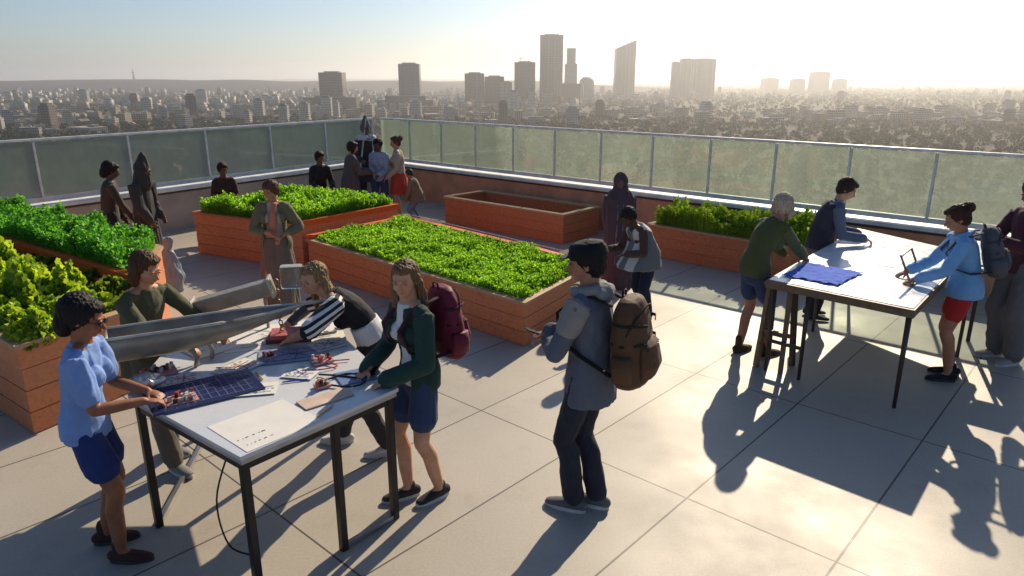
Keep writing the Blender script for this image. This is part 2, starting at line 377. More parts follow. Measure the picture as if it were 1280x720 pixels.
# lettuces
def leaf_bm(bm,az,tilt,Lh,W,ruf,z0,rad=.012):
    nx,ny=6,7; d=V((math.cos(az),math.sin(az),0)); s=V((-d.y,d.x,0)); rows=[]
    ph=random.random()*9
    for j in range(ny+1):
        t=j/ny; prof=math.sin(min(1,t*1.15+.12)*PI*.62)**.9*(1 if t<.8 else 1-(t-.8)*1.6)
        a=tilt+t*1.0; row=[]
        cx=d*(rad+Lh*t*math.sin(tilt+.5*t)) + V((0,0,z0+Lh*t*math.cos(tilt+.65*t)))
        for i in range(nx+1):
            q=i/nx*2-1
            r=ruf*Lh*(q*q)*math.sin(t*14+ph+q*3)*.35
            row.append(bm.verts.new(cx+s*(q*W*prof)+V((0,0,r+abs(q)*W*.3))+d*r*.6))
        rows.append(row)
    for j in range(ny):
        for i in range(nx): bm.faces.new((rows[j][i],rows[j][i+1],rows[j+1][i+1],rows[j+1][i]))
def lettuce_mesh(n,rad,hh,size,ruf):
    """a frilly head: many small curled leaflets standing out of an uneven dome"""
    a=rng.random(n)*2*PI; z=rng.random(n)**.8; r=np.sqrt(1-(z*.96)**2)*rng.uniform(.55,1.0,n); lob=1+ruf*np.sin(a*3+z*4)*.5+rng.normal(0,.06,n)
    c=np.stack([np.cos(a)*r*rad*lob,np.sin(a)*r*rad*lob,z*hh*lob],1)
    nrm=c*np.array([1,1,.8]); nrm/=np.linalg.norm(nrm,axis=1)[:,None]+1e-6; up=nrm*.6+np.array([0,0,.7])+rng.normal(0,.35,(n,3)); up/=np.linalg.norm(up,axis=1)[:,None]
    sd_=np.cross(up,nrm+rng.normal(0,.5,(n,3))); sd_/=np.linalg.norm(sd_,axis=1)[:,None]; nn=np.cross(sd_,up); s=(size*rng.uniform(.6,1.3,n))[:,None]
    P=[c-up*s*.5,c+sd_*s*.42-up*s*.05+nn*s*.12,c+sd_*s*.40+up*s*.35-nn*s*.18,c+up*s*.55+nn*s*.15,c-sd_*s*.40+up*s*.35-nn*s*.12,c-sd_*s*.42-up*s*.05+nn*s*.16]
    V_=np.stack(P,1).reshape(-1,3); b=np.arange(n)[:,None]*6; F_=np.concatenate([b+np.array([[0,1,2,3]]),b+np.array([[0,3,4,5]])],0)
    me=np_mesh('lettuce',V_,F_,[]); return me
kinds=[(lettuce_mesh(520,.13,.17,.045,.35),L_lime,'curly lime green lettuce','lettuce'),(lettuce_mesh(620,.12,.27,.048,.5),L_lime,'tall upright lime green lettuce','lettuce'),(lettuce_mesh(420,.13,.11,.036,.3),L_olive,'low olive green lettuce','lettuce')]
for me,m,_,_ in kinds: me.materials.append(m)
qb=np.array([[p.x,p.y] for p in qB]); cnt=0
for i in range(4):
    for j in range(12):
        u=(i+.5+random.uniform(-.18,.18))/4; v=(j+.4+random.uniform(-.25,.25))/12
        p=bil(qb,np.array([u]),np.array([v]))[0]
        k=2 if (i>=3 or (j==0 and random.random()<.4)) else (1 if (j>1 and random.random()<.25) else 0)
        me,m,lb,ct=kinds[k]; o=mobj('lettuce',me,m,None,(p[0],p[1],.665),random.random()*6.28); sc_=random.uniform(1.15,1.6); o.scale=(sc_,sc_,sc_*random.uniform(.9,1.15))
        tag(o,lb+' growing in the planter at the left edge',ct,['curly lettuces in the left planter','upright lettuces in the left planter','low olive lettuces in the left planter'][k])
# ------------------------------------------------------------------ people
def ik(a,t,l1,l2,hint):
    d=t-a; L=d.length
    if L>(l1+l2)*.995: t=a+d*((l1+l2)*.995/L); d=t-a; L=d.length
    if L<abs(l1-l2)*1.05+.02: L=abs(l1-l2)*1.05+.02
    x=(l1*l1-l2*l2+L*L)/(2*L); h=math.sqrt(max(0,l1*l1-x*x)); u=d.normalized()
    p=hint-u*hint.dot(u); p.normalize(); return a+u*x+p*h, t
class Person:
    def __init__(s,label,loc,rz,H=1.65,fem=True,sk=(.42,.22,.13),lean=0,side=0,twist=0,pel=(0,0),drop=0,feet=None,hands=None,elb=None,head=(0,0),
                 vox=.0065,curl=.6,cat='person',group=None,pelz=None):
        s.H=H;s.fem=fem;s.vox=vox;s.curl=curl
        s.root=empty('person',(loc[0],loc[1],loc[2] if len(loc)>2 else 0),R(rz),label,cat,group)
        s.skm=skin(sk); s.lip=mat('lips',(sk[0]*.75,sk[1]*.5,sk[2]*.5),.5,bump=0); s.eye=mat('eye_dark',(.02,.014,.01),.2,bump=0); s.brow=mat('brow',(.03,.018,.01),.8,bump=0); s.whi=mat('eye_white',(.6,.56,.52),.3,bump=0)
        h=H
        s.pel=V((pel[0],pel[1],(pelz if pelz else .53*h)-drop))
        # spine
        n=10; s.sp=[]; L=.295*h; p=s.pel.copy(); 
        for i in range(n+1):
            t=i/n; a=R(lean)*min(1,t*2.2)*(.75+.25*t)+R(lean)*.12; tw=R(twist)*t; sd=R(side)*t
            up=V((math.sin(sd),math.sin(a)*math.cos(sd),math.cos(a)*math.cos(sd))); 
            x=V((math.cos(tw),math.sin(tw),0)); x=(x-up*x.dot(up)).normalized(); y=up.cross(x)
            s.sp.append((p.copy(),x,y,up)); p=p+up*(L/n)
        def S_(t):
            if t<0: c,x,y,u=s.sp[0]; return c+u*(t*L),x,y,u
            i=min(n-1,int(t*n)); f=min(1,t*n-i); a,b=s.sp[i],s.sp[i+1]
            return a[0].lerp(b[0],f),a[1].lerp(b[1],f).normalized(),a[2].lerp(b[2],f).normalized(),a[3].lerp(b[3],f).normalized()
        s.S=S_; sw=(.088 if fem else .100)*h
        c,x,y,u=S_(.9)
        s.sh={-1:c-x*sw-u*.005*h,1:c+x*sw-u*.005*h}
        c0,x0,_,_=S_(0); hw=.046*h
        s.hip={-1:c0-x0*hw-V((0,0,.01*h)),1:c0+x0*hw-V((0,0,.01*h))}
        feet=feet or {}; hands=hands or {}; elb=elb or {}
        s.foot={}; s.knee={}; s.fdir={}
        for k in(-1,1):
            f=feet.get(k,(k*.06*h,0,0)); fz=f[2] if len(f)>2 else 0; yaw=R(f[3]) if len(f)>3 else R(-k*8)
            s.fdir[k]=V((-math.sin(yaw),math.cos(yaw),0))
            an=V((f[0],f[1],fz+.045*h)); hint=s.fdir[k]+V((k*.1,0,0))
            s.knee[k],s.foot[k]=ik(s.hip[k],an,.245*h,.245*h,hint)
        s.wr={};s.el={};s.hd={}
        for k in(-1,1):
            t=hands.get(k)
            t=V(t) if t else s.sh[k]+V((k*.06*h,.03*h,-.31*h))
            hint=V(elb.get(k,(k*.35,-.8,-.5)))
            s.el[k],s.wr[k]=ik(s.sh[k],t,.17*h,.15*h,hint)
            fd=(s.wr[k]-s.el[k]).normalized(); 
            if hands.get(k): fd=(fd+V((0,.3,-.25))).normalized()
            s.hd[k]=fd
        c,x,y,u=S_(1.0); s.neck=c; yaw,pit=R(head[0]),R(head[1])
        b=V((u.x*.4,u.y*.45,1)).normalized()
        s.hc=c+(u*.5+b*.5).normalized()*.095*h
        fx=V((math.cos(yaw),math.sin(yaw),0)); fy=V((-math.sin(yaw),math.cos(yaw),0)); fz=V((0,0,1))
        # pitch>0 looks down
        fy2=fy*math.cos(pit)-fz*math.sin(pit); fz2=fz*math.cos(pit)+fy*math.sin(pit)
        s.hr=Matrix((fx,fy2,fz2)).transposed(); s.hk=h/1.7
        s.hc=s.hc+s.hr@V((0,.018*s.hk,0))
        s.body()
    def hp(s,x,y,z): return s.hc+s.hr@(V((x,y,z))*s.hk)
    def torso(s,bm,g=0,s0=-.12,s1=1.0,extra=None,flare=0):
        h=s.H; F_=s.fem
        prof=[(a_,b_*(.87 if a_<.2 else .82),c_*.87) for a_,b_,c_ in [(-.16,.088,.068),(-.05,.098 if F_ else .092,.070),(.12,.092 if F_ else .088,.066),(.35,.072 if F_ else .082,.054 if F_ else .06),(.6,.084 if F_ else .098,.062 if F_ else .066),(.8,.092 if F_ else .108,.058 if F_ else .064),(.92,.080 if F_ else .092,.046),(1.0,.050,.038)]]
        def r(t):
            if t<=prof[0][0]: return prof[0][1:]
            for a,b in zip(prof,prof[1:]):
                if t<=b[0]: f=(t-a[0])/(b[0]-a[0]); return a[1]+(b[1]-a[1])*f,a[2]+(b[2]-a[2])*f
            return prof[-1][1:]
        secs=[]; n=9
        for i in range(n+1):
            t=s0+(s1-s0)*i/n; c,x,y,u=s.S(t); a,b=r(t); fl=flare*max(0,(.5-t)/.6)
            secs.append((c+y*(-.004*h),x,y,a*h+g+fl,b*h+g+fl*.8))
        ring_loft(bm,secs,20,cap=False)
        c,x,y,u=s.S(.66)
        if F_:
            for k in(-1,1): ell(bm,c+x*(k*.042*h)+y*(.043*h),(.034*h+g,.03*h+g,.034*h+g))
    def armp(s,bm,k,g=0,to=1.0,flat=1,r0=.028,r1=.0215,r2=.0155,puff=0):
        h=s.H; a,b,c=s.sh[k],s.el[k],s.wr[k]
        inn=a-(a-s.S(.9)[0])*.35
        pts=[inn,a,a.lerp(b,.45),b]; rad=[(r0*.95)*h+g,r0*h+g+puff,(r0*.9)*h+g+puff,r1*h+g+puff*.7]
        if to<=.5:
            e=a.lerp(b,to/.5); pts=[inn,a,a.lerp(b,to),e]; rad=[r0*h*.95+g,r0*h+g+puff*.7,r0*h*.95+g+puff,r0*h*.9+g+puff*.5]
        chain(bm,pts,rad)
        if to>.5:
            f=(to-.5)/.5; e=b.lerp(c,f); chain(bm,[b,b.lerp(c,.3*f),e],[r1*h+g,r1*h*1.02+g,(r1+(r2-r1)*f)*h+g])
    def legp(s,bm,k,g=0,to=1.0,gh=0,lo=0):
        h=s.H; a,b,c=s.hip[k],s.knee[k],s.foot[k]
        R0,R1,R2,R3=.047*h,.031*h,.030*h,.020*h
        if to<=.5:
            e=a.lerp(b,to/.5); r=R0+(R1-R0)*(to/.5); chain(bm,[a+V((0,0,.02*h)),a.lerp(e,.5),e],[R0+g,(R0+r)/2+g+gh*.5,r+g+gh],cap=True)
        else:
            f=(to-.5)/.5; back=-s.fdir[k]*.012*h
            chain(bm,[a+V((0,0,.02*h)),a.lerp(b,.5),b],[R0+g,(R0+R1)/2*1.03+g,R1+g])
            q=b.lerp(c,f); chain(bm,[b,b.lerp(c,.3*f)+back,b.lerp(c,.65*f)+back*.3,q],[R1+g,R2*1.02+g,.027*h+g+lo*.5,R3+g+gh+lo])
    def body(s):
        h=s.H; bm=bmesh.new(); s.torso(bm,-.004)
        for k in(-1,1): s.armp(bm,k); s.legp(bm,k)
        c,x,y,u=s.S(.97)
        chain(bm,[c-u*.02*h,s.hp(0,-.018,-.055)],[.036*h,.031*h])
        for k in(-1,1):   # trapezius, feet
            chain(bm,[s.neck+V((0,0,.01)),s.S(.93)[0]+s.S(.93)[1]*k*.07*h],[.028*h,.024*h])
            f=s.foot[k]; d=s.fdir[k]
            chain(bm,[f,f+d*.03*h-V((0,0,.02*h)),f+d*.09*h-V((0,0,.03*h))],[.019*h,.017*h,.011*h])
            s.hand(bm,k)
        s.headg(bm)
        me=fuse(bm,s.vox,2)
        # eyes, brows and lips joined into the same mesh as further material slots
        bm=bmesh.new(); bm.from_mesh(me); kk=s.hk
        for k in(-1,1):
            ell(bm,s.hp(k*.031,.0835,.006),(.0145*kk,.007*kk,.008*kk),s.hr,4,2); ell(bm,s.hp(k*.031,.089,.006),(.0078*kk,.0035*kk,.0078*kk),s.hr,1,2)
            ell(bm,s.hp(k*.032,.090,.025),(.018*kk,.005*kk,.0035*kk),s.hr,3,2)
        ell(bm,s.hp(0,.092,-.046),(.021*kk,.0065*kk,.0045*kk),s.hr,2,2); ell(bm,s.hp(0,.090,-.0535),(.018*kk,.007*kk,.005*kk),s.hr,2,2)
        bm.to_mesh(me); bm.free(); me.materials.clear()
        for m in (s.skm,s.eye,s.lip,s.brow,s.whi): me.materials.append(m)
        mobj('body',me,[s.skm],s.root)
    def headg(s,bm):
        k=s.hk; q=s.hr
        ell(bm,s.hp(0,-.012,.03),(.074*k,.092*k,.083*k),q,sub=3)
        ell(bm,s.hp(0,.022,-.005),(.064*k,.064*k,.082*k),q,sub=3)
        ell(bm,s.hp(0,.032,-.055),(.047*k,.046*k,.042*k),q,sub=3)
        ell(bm,s.hp(0,.062,-.078),(.022*k,.018*k,.018*k),q)
        for e in(-1,1):
            ell(bm,s.hp(e*.037,.058,-.022),(.022*k,.02*k,.022*k),q); ell(bm,s.hp(e*.074,-.012,-.005),(.007*k,.018*k,.03*k),q)
        chain(bm,[s.hp(0,.083,.012),s.hp(0,.098,-.012),s.hp(0,.108,-.027)],[.007*k,.009*k,.012*k])
        for e in(-1,1): ell(bm,s.hp(e*.010,.094,-.029),(.009*k,.009*k,.008*k),q)
        ell(bm,s.hp(0,.075,.028),(.048*k,.014*k,.010*k),q); ell(bm,s.hp(0,.080,-.050),(.024*k,.014*k,.014*k),q)
    def hand(s,bm,k):
        h=s.H/1.7; w=s.wr[k]; d=s.hd[k]
        pn=V((-k,0,0))  if abs(d.z)>.7 else V((0,0,-1))      # palm normal
        pn=(pn-d*pn.dot(d)).normalized(); ac=d.cross(pn)*(1)   # across
        inner=V((-k,.4,0)); ac=ac if ac.dot(inner)>0 else -ac   # thumb side
        r=Matrix((ac,d,pn)).transposed()
        ell(bm,w+d*.045*h,(.038*h,.05*h,.015*h),r)
        L=[.066,.076,.071,.056]
        for i in range(4):
            o=w+d*.078*h+ac*((.027-.018*i)*h); cu=s.curl*(1+.15*i); p=[w+d*.05*h+ac*((.02-.014*i)*h),o]; a=0
            dd=d
            for j,fr in enumerate((.45,.32,.23)):
                a+=cu*(.5 if j==0 else .7); dd=(d*math.cos(a)+pn*math.sin(a)); p.append(p[-1]+dd*L[i]*fr*h)
            chain(bm,p,[.010*h,.0095*h,.009*h,.0082*h,.007*h],8)
        t0=w+d*.018*h+ac*.022*h; t1=t0+(ac*.8+d*.6+pn*.2).normalized()*.035*h; t2=t1+(d*.9+ac*.25+pn*.35).normalized()*.03*h
        chain(bm,[t0,t1,t2],[.013*h,.011*h,.009*h],8)
    def g(s,name,bm,m,vox=None,smooth=3,wr=.006,wf=13,wz=.45,label=None):
        me=fuse(bm,vox or s.vox*1.15,smooth,wr,wf,wz,seed=random.random()*9); o=mobj(name,me,m,s.root)
        if label: o['label']=label
        return o
    def top(s,m,name='shirt',g=.012,sleeve=1.0,s0=-.1,flare=0,puff=0,r2=.02,collar=True,s1=.985,wr=.006,label=None,sides=(-1,1)):
        bm=bmesh.new(); s.torso(bm,g,s0,s1,flare=flare)
        if sleeve>0:
            for k in sides: s.armp(bm,k,g*.66,sleeve,r2=r2,puff=puff)
        for k in(-1,1): chain(bm,[s.neck-s.S(1)[3]*.02*s.H,s.S(.92)[0]+s.S(.92)[1]*k*.075*s.H],[.030*s.H,.024*s.H+g*.6])
        if collar: c,x,y,u=s.S(1.0); ring_loft(bm,[(c-u*.03,x,y,.052*s.H,.046*s.H),(c+u*.018,x,y,.040*s.H,.038*s.H)],14,False)
        return s.g(name,bm,m,wr=wr,label=label)
    def sleeve(s,m,k,name='sleeve',g=.016,to=.5,frm=0,wr=.004):
        bm=bmesh.new(); s.armp(bm,k,g,to); return s.g(name,bm,m,wr=wr)
    def pants(s,m,name='trousers',g=.010,to=.97,lo=.018,waist=.14,wr=.007):
        bm=bmesh.new(); s.torso(bm,.003,-.14,.09)
        for k in(-1,1): s.legp(bm,k,g,to,lo=lo)
        ell(bm,s.pel-V((0,0,.045*s.H)),(.078*s.H,.052*s.H,.05*s.H))
        return s.g(name,bm,m,wr=wr,wf=11,wz=.8)
    def shorts(s,m,name='shorts',to=.27,gh=.018,wr=.005):
        bm=bmesh.new(); s.torso(bm,.003,-.14,.10)
        for k in(-1,1): s.legp(bm,k,.004,to,gh=gh)
        ell(bm,s.pel-V((0,0,.05*s.H)),(.078*s.H,.054*s.H,.055*s.H))
        return s.g(name,bm,m,wr=wr)
    def skirt(s,m,name='skirt',bottom=.1,flare=.06,wr=.014):
        h=s.H; bm=bmesh.new(); c,x,y,u=s.S(.15); secs=[]
        fc=(s.foot[-1]+s.foot[1])/2; z1=bottom*h
        for i in range(9):
            t=i/8; z=c.z*(1-t)+z1*t; q=c.lerp(V((fc.x,fc.y,z)),t); q.z=z
            secs.append((q,x,V((-x.y,x.x,0)),.088*h*(1+.1*math.sin(t*PI))+flare*t+.006+.015*min(1,t*3),.068*h+flare*t*.9+.008+.015*min(1,t*3)))
        ring_loft(bm,secs,22,False); return s.g(name,bm,m,wr=wr,wf=17,wz=.12,smooth=2)
    def shoes(s,m,sole=None,hi=0,name='shoe'):
        h=s.H/1.7
        for k in(-1,1):
            f=s.foot[k]; d=s.fdir[k]; x=V((d.y,-d.x,0)); z0=f.z-.045*s.H; bm=bmesh.new()
            P=lambda a,b,zz:f*1+d*(a*h)+x*(b*h)+V((0,0,z0+zz*h-f.z))
            ring_loft(bm,[(P(-.055,0,.045),x,V((0,0,1)),.032*h,.036*h),(P(.0,0,.048),x,V((0,0,1)),.038*h,.042*h),(P(.07,0,.038),x,V((0,0,1)),.044*h,.030*h),(P(.135,0,.030),x,V((0,0,1)),.042*h,.022*h),(P(.17,0,.026),x,V((0,0,1)),.030*h,.017*h)],14,True)
            chain(bm,[P(-.012,0,.05),P(-.014,0,.095+hi)],[.036*h,.034*h])
            sh=s.g(name,bm,m,vox=.006,wr=.001,smooth=2)
            if sole:
                bm=bmesh.new(); pts=[]
                for i in range(20):
                    a=2*PI*i/20; ca,sa=math.cos(a),math.sin(a); w=(.047 if ca>0 else .040)*h; pts.append(f+d*(.058*h+ca*.135*h)+x*(sa*w*(1-.12*ca)))
                prism(bm,[(p.x,p.y) for p in pts],z0+.001,z0+.026*h); bobj('sole',bm,sole,sh,bevel=.004)
    # ---- hair
    def hair(s,col,style='short',cap=1.0,name='hair'):
        k=s.hk; q=s.hr; bm=bmesh.new(); m=hairm(col)
        ell(bm,s.hp(0,-.028,.036),(.083*k*cap,.090*k*cap,.090*k*cap),q,sub=3)
        ell(bm,s.hp(0,-.050,-.012),(.078*k,.062*k,.075*k),q,sub=3)
        ell(bm,s.hp(0,.018,.086),(.060*k*cap,.060*k*cap,.030*k*cap),q,sub=3)
        if style in('long','longwave'):
            u=s.S(.95)
            for e in(-1,1): 
                chain(bm,[s.hp(e*.062,-.02,.03),s.hp(e*.080,-.035,-.03),s.hp(e*.088,-.045,-.10),s.hp(e*.088,-.03,-.19),s.hp(e*.08,-.01,-.27)],[.03*k,.028*k,.032*k,.03*k,.014*k],flat=.8)
            back=-s.S(.85)[2]
            chain(bm,[s.hp(0,-.07,.0),s.hp(0,-.092,-.10),s.hp(0,-.095,-.2)+back*.02,s.hp(0,-.09,-.30)+back*.03,s.hp(0,-.085,-.38)+back*.03],[.07*k,.078*k,.082*k,.07*k,.035*k],flat=.45)
        if style=='bun': ell(bm,s.hp(0,-.115,.07),(.052*k,.05*k,.05*k),q,sub=3)
        if style=='pony':
            ell(bm,s.hp(0,-.125,.04),(.04*k,.045*k,.045*k),q); chain(bm,[s.hp(0,-.12,.04),s.hp(0,-.165,-.02),s.hp(0,-.16,-.12),s.hp(0,-.14,-.19)],[.035*k,.042*k,.035*k,.014*k])
        if style=='big':
            ell(bm,s.hp(0,-.055,.045),(.098*k,.10*k,.10*k),q,sub=3); ell(bm,s.hp(.0,-.095,-.04),(.078*k,.06*k,.095*k),q,sub=3)
        if style=='curly':
            for i in range(46):
                a=random.random()*6.28; z=random.uniform(-.35,1); r_=math.sqrt(1-z*z); p=V((math.cos(a)*r_*.082,-.03+math.sin(a)*r_*.088,.035+z*.088))
                if p.y>.045 and p.z<.06: continue
                ell(bm,s.hp(*p),(.022*k,)*3,q,sub=1)
        if style=='bob':
            for e in(-1,1): chain(bm,[s.hp(e*.07,-.02,.03),s.hp(e*.08,-.02,-.05),s.hp(e*.07,-.01,-.1)],[.03*k,.034*k,.02*k])
        return s.g(name,bm,m,vox=.0045 if s.vox<.007 else .006,wr=.010,wf=46,wz=.13,smooth=2)
    def beanie(s,m,name='beanie',tall=0,broad=0):
        k=s.hk; bm=bmesh.new(); y=s.hr@V((0,1,0)); x=s.hr@V((1,0,0))
        ring_loft(bm,[(s.hp(0,-.018,.028),x,y,.086*k,.103*k),(s.hp(0,-.018,.055),x,y,(.089+broad)*k,(.106+broad)*k),(s.hp(0,-.022,.09),x,y,(.082+broad*1.2)*k,(.096+broad)*k),(s.hp(0,-.028,.125+tall*.7),x,y,(.062+broad)*k,(.072+broad)*k),(s.hp(0,-.03,.14+tall),x,y,.032*k,.036*k)],20,False)
        return s.g(name,bm,m,vox=.006,wr=.003,wf=30)
def backpack(p,label,m,m2,w=.30,h=.44,d=.17,name='backpack',drop=0,tassel=None):
    """worn on the back of person p: pack body, front pocket, top flap, two straps, handle"""
    c,x,y,u=p.S(.62); g=.035; k=p.H/1.7
    root=empty(name,p.root.location,p.root.rotation_euler.z,label,'backpack')
    cen=c-y*(.066*p.H+g+d/2)-u*drop
    def P(a,b,z): return cen+x*a+y*b+u*z
    bm=bmesh.new(); secs=[]
    for t,ww,dd in((-.5,.42,.40),(-.44,.5,.5),(-.2,.52,.55),(.1,.5,.52),(.34,.44,.42),(.46,.34,.30),(.5,.22,.18)):
        secs.append((P(0,0,t*h),x,y,ww*w,dd*d))
    ring_loft(bm,secs,24,False); bx_=None
    o=mobj('pack_body',fuse(bm,.008,3,.006,11,.6),m,root)
    bm=bmesh.new(); ring_loft(bm,[(P(0,-d*.45,-.40*h),x,y,.30*w,.20*d),(P(0,-d*.52,-.25*h),x,y,.36*w,.28*d),(P(0,-d*.50,-.02*h),x,y,.33*w,.2*d),(P(0,-d*.42,.04*h),x,y,.24*w,.1*d)],18,False)
    mobj('front_pocket',fuse(bm,.007,2,.004,14),m,root)
    for e in(-1,1):
        bm=bmesh.new(); ring_loft(bm,[(P(e*w*.47,0,-.40*h),x,y,.03,.055),(P(e*w*.50,0,-.25*h),x,y,.038,.062),(P(e*w*.50,0,-.10*h),x,y,.036,.060)],14,False); bobj('side_pocket',bm,m,root,smooth=True)
        for zz in(.02,.24):
            bm=bmesh.new(); chain(bm,[P(e*w*.40,d*.35,zz*h),P(e*w*(.53 if zz<.1 else .49),0,zz*h),P(e*w*.34,-d*.50,zz*h),P(e*w*.2,-d*.56,zz*h-.01)],[.010]*4,6,flat=.4,ref=V((0,0,1))); bobj('compression_strap',bm,m2,root,smooth=True)
    bm=bmesh.new(); chain(bm,[P(a_*w*.33,-d*.66+abs(a_)*.012,-.02*h-.01*a_*a_) for a_ in(-.9,-.4,0,.4,.9)],[.005]*5,6); bobj('pocket_zip',bm,m2,root,smooth=True)
    bm=bmesh.new(); bx(bm,P(.03,-d*.70,-.055*h),(.008,.006,.035)); bobj('zip_pull',bm,mat('pale_metal_pull',(.5,.48,.44),.3,.8,bump=0),root)
    bm=bmesh.new(); q=[P(math.cos(a)*w*.47,-d*.05-d*.42*abs(math.sin(a)),h*.1+math.sin(a)*h*.32) for a in [PI*i/10 for i in range(11)]]
    chain(bm,q,[.006]*11,6); bobj('zip',bm,m2,root,smooth=True)
    for e in(-1,1):
        sh=p.S(.97); top=p.sh[e].lerp(p.S(.95)[0],.42)+sh[3]*.042*k
        pts=[P(e*w*.25,d*.4,h*.42),top-y*.05,top+y*.02+u*.004,p.S(.78)[0]+x*(e*.062*p.H)+y*(.078*p.H+.02),p.S(.5)[0]+x*(e*.085*p.H)+y*(.066*p.H+.012),p.S(.35)[0]+x*(e*.1*p.H),P(e*w*.4,d*.4,-h*.36)]
        bm=bmesh.new(); chain(bm,pts,[.022]*7,8,flat=.35,ref=x); bobj('strap',bm,m2,root,smooth=True)
    bm=bmesh.new(); chain(bm,[P(-.03,d*.2,h*.46),P(-.025,d*.2,h*.56),P(.025,d*.2,h*.56),P(.03,d*.2,h*.46)],[.007]*4,6); bobj('grab_handle',bm,m2,root,smooth=True)
    return root
black=cloth('black_cloth',(.018,.017,.02)); denim=cloth('denim',(.035,.055,.13)); dkden=cloth('dark_denim',(.022,.026,.042)); white=cloth('white_cloth',(.66,.66,.66))
M_sole=mat('sole',(.55,.53,.5),.6,bump=0); M_shoedk=mat('dark_shoe',(.03,.03,.035),.6)
NEAR=.0055
# 1 girl in the blue blouse
p=Person('girl in a pale blue puff sleeved blouse and navy shorts beside the near table',(-2.34,3.50),-78,1.57,sk=(.30,.125,.065),lean=9,
  hands={1:(.08,.33,.97),-1:(-.10,.30,.95)},elb={1:(.5,-.3,-.8),-1:(-.5,-.3,-.8)},head=(-4,20),vox=NEAR,feet={-1:(-.10,-.05,0),1:(.10,.09,0)})
p.top(cloth('blue_blouse',(.20,.32,.62)),'blouse',.014,.36,s0=-.12,puff=.019,flare=.015,wr=.010); p.shorts(cloth('navy_shorts',(.02,.04,.16)),to=.30,gh=.03); p.hair((.012,.010,.012),'big',1.06); p.shoes(cloth('dark_boot',(.06,.025,.02)),M_shoedk,hi=.04)
k=p.hk; bm=bmesh.new(); ell(bm,p.hp(.033,.094,.008),(.027*k,.008*k,.019*k),p.hr); ell(bm,p.hp(-.033,.094,.008),(.027*k,.008*k,.019*k),p.hr); bar(bm,p.hp(-.06,.09,.012),p.hp(.06,.09,.012),.004,.004); bar(bm,p.hp(.06,.09,.012),p.hp(.078,0,.01),.004,.004); bar(bm,p.hp(-.06,.09,.012),p.hp(-.078,0,.01),.004,.004)
o=bobj('dark_glasses',bm,mat('lens',(.01,.01,.012),.1,bump=0)); o.location=p.root.location; o.rotation_euler=p.root.rotation_euler; tag(o,'dark glasses worn by the girl in the blue blouse','glasses')
# 2 olive shirt
p=Person('brown haired person in a dark olive shirt standing behind the metal trough',(-2.52,4.50),-112,1.60,fem=False,sk=(.50,.25,.15),lean=14,
  hands={1:(.12,.50,1.02),-1:(-.25,.42,.96)},elb={1:(.7,-.2,-.6),-1:(-.7,-.2,-.6)},head=(4,20),vox=NEAR,feet={-1:(-.12,-.05,0),1:(.06,.20,0)})
olive=cloth('olive_cloth',(.085,.085,.045)); o=p.top(olive,'shirt',.018,.85,s0=-.3,flare=.02); p.pants(cloth('taupe_cloth',(.13,.11,.085)),lo=.025); p.hair((.09,.040,.018),'bob',1.06); p.shoes(cloth('grey_shoe',(.22,.21,.2)),M_sole)
# 3 leaning woman with striped sleeve
p=Person('woman in a black top with striped sleeves leaning far over the near table',(-1.06,4.70),98,1.62,sk=(.58,.30,.19),lean=46,pel=(0,-.06),drop=.03,twist=8,
  hands={1:(.13,.55,.95),-1:(-.16,.48,.95)},elb={1:(.8,-.1,.1),-1:(-.8,-.3,.2)},head=(44,12),vox=NEAR,feet={-1:(-.10,-.14,0),1:(.12,.20,0)})
p.top(black,'top',.016,.5,s0=-.12)
N=NT('striped_knit'); v=N.co(rot=(R(25),0,0),scale=(1,1,1)); wv=N.new('ShaderNodeTexWave'); wv.bands_direction='Z'; wv.inputs['Scale'].default_value=7.2; wv.inputs['Distortion'].default_value=.6; N.l(v,wv.inputs[0]); N.l(N.ramp(wv.outputs[0],[(.48,(.016,.016,.02)),(.54,(.68,.68,.66))]),N.b.inputs['Base Color']); N.b.inputs['Roughness'].default_value=.9
p.sleeve(N.m,-1,'striped_sleeve',.024,.47); p.sleeve(N.m,1,'striped_sleeve',.024,.47); p.sleeve(cloth('grey_knit',(.10,.10,.11)),1,'grey_cuff',.006,.9)
p.pants(cloth('charcoal_trousers',(.03,.03,.035)),lo=.012); p.hair((.26,.16,.075),'long'); p.shoes(cloth('white_trainer',(.55,.53,.5)),M_sole)
c,x,y,u=p.S(.25); bm=bmesh.new(); ring_loft(bm,[(c-u*.07,x,y,.158,.120),(c+u*.0,x,y,.150,.112),(c+u*.06,x,y,.142,.106)],20,False); p.g('white_vest_hem',bm,white,wr=.006)
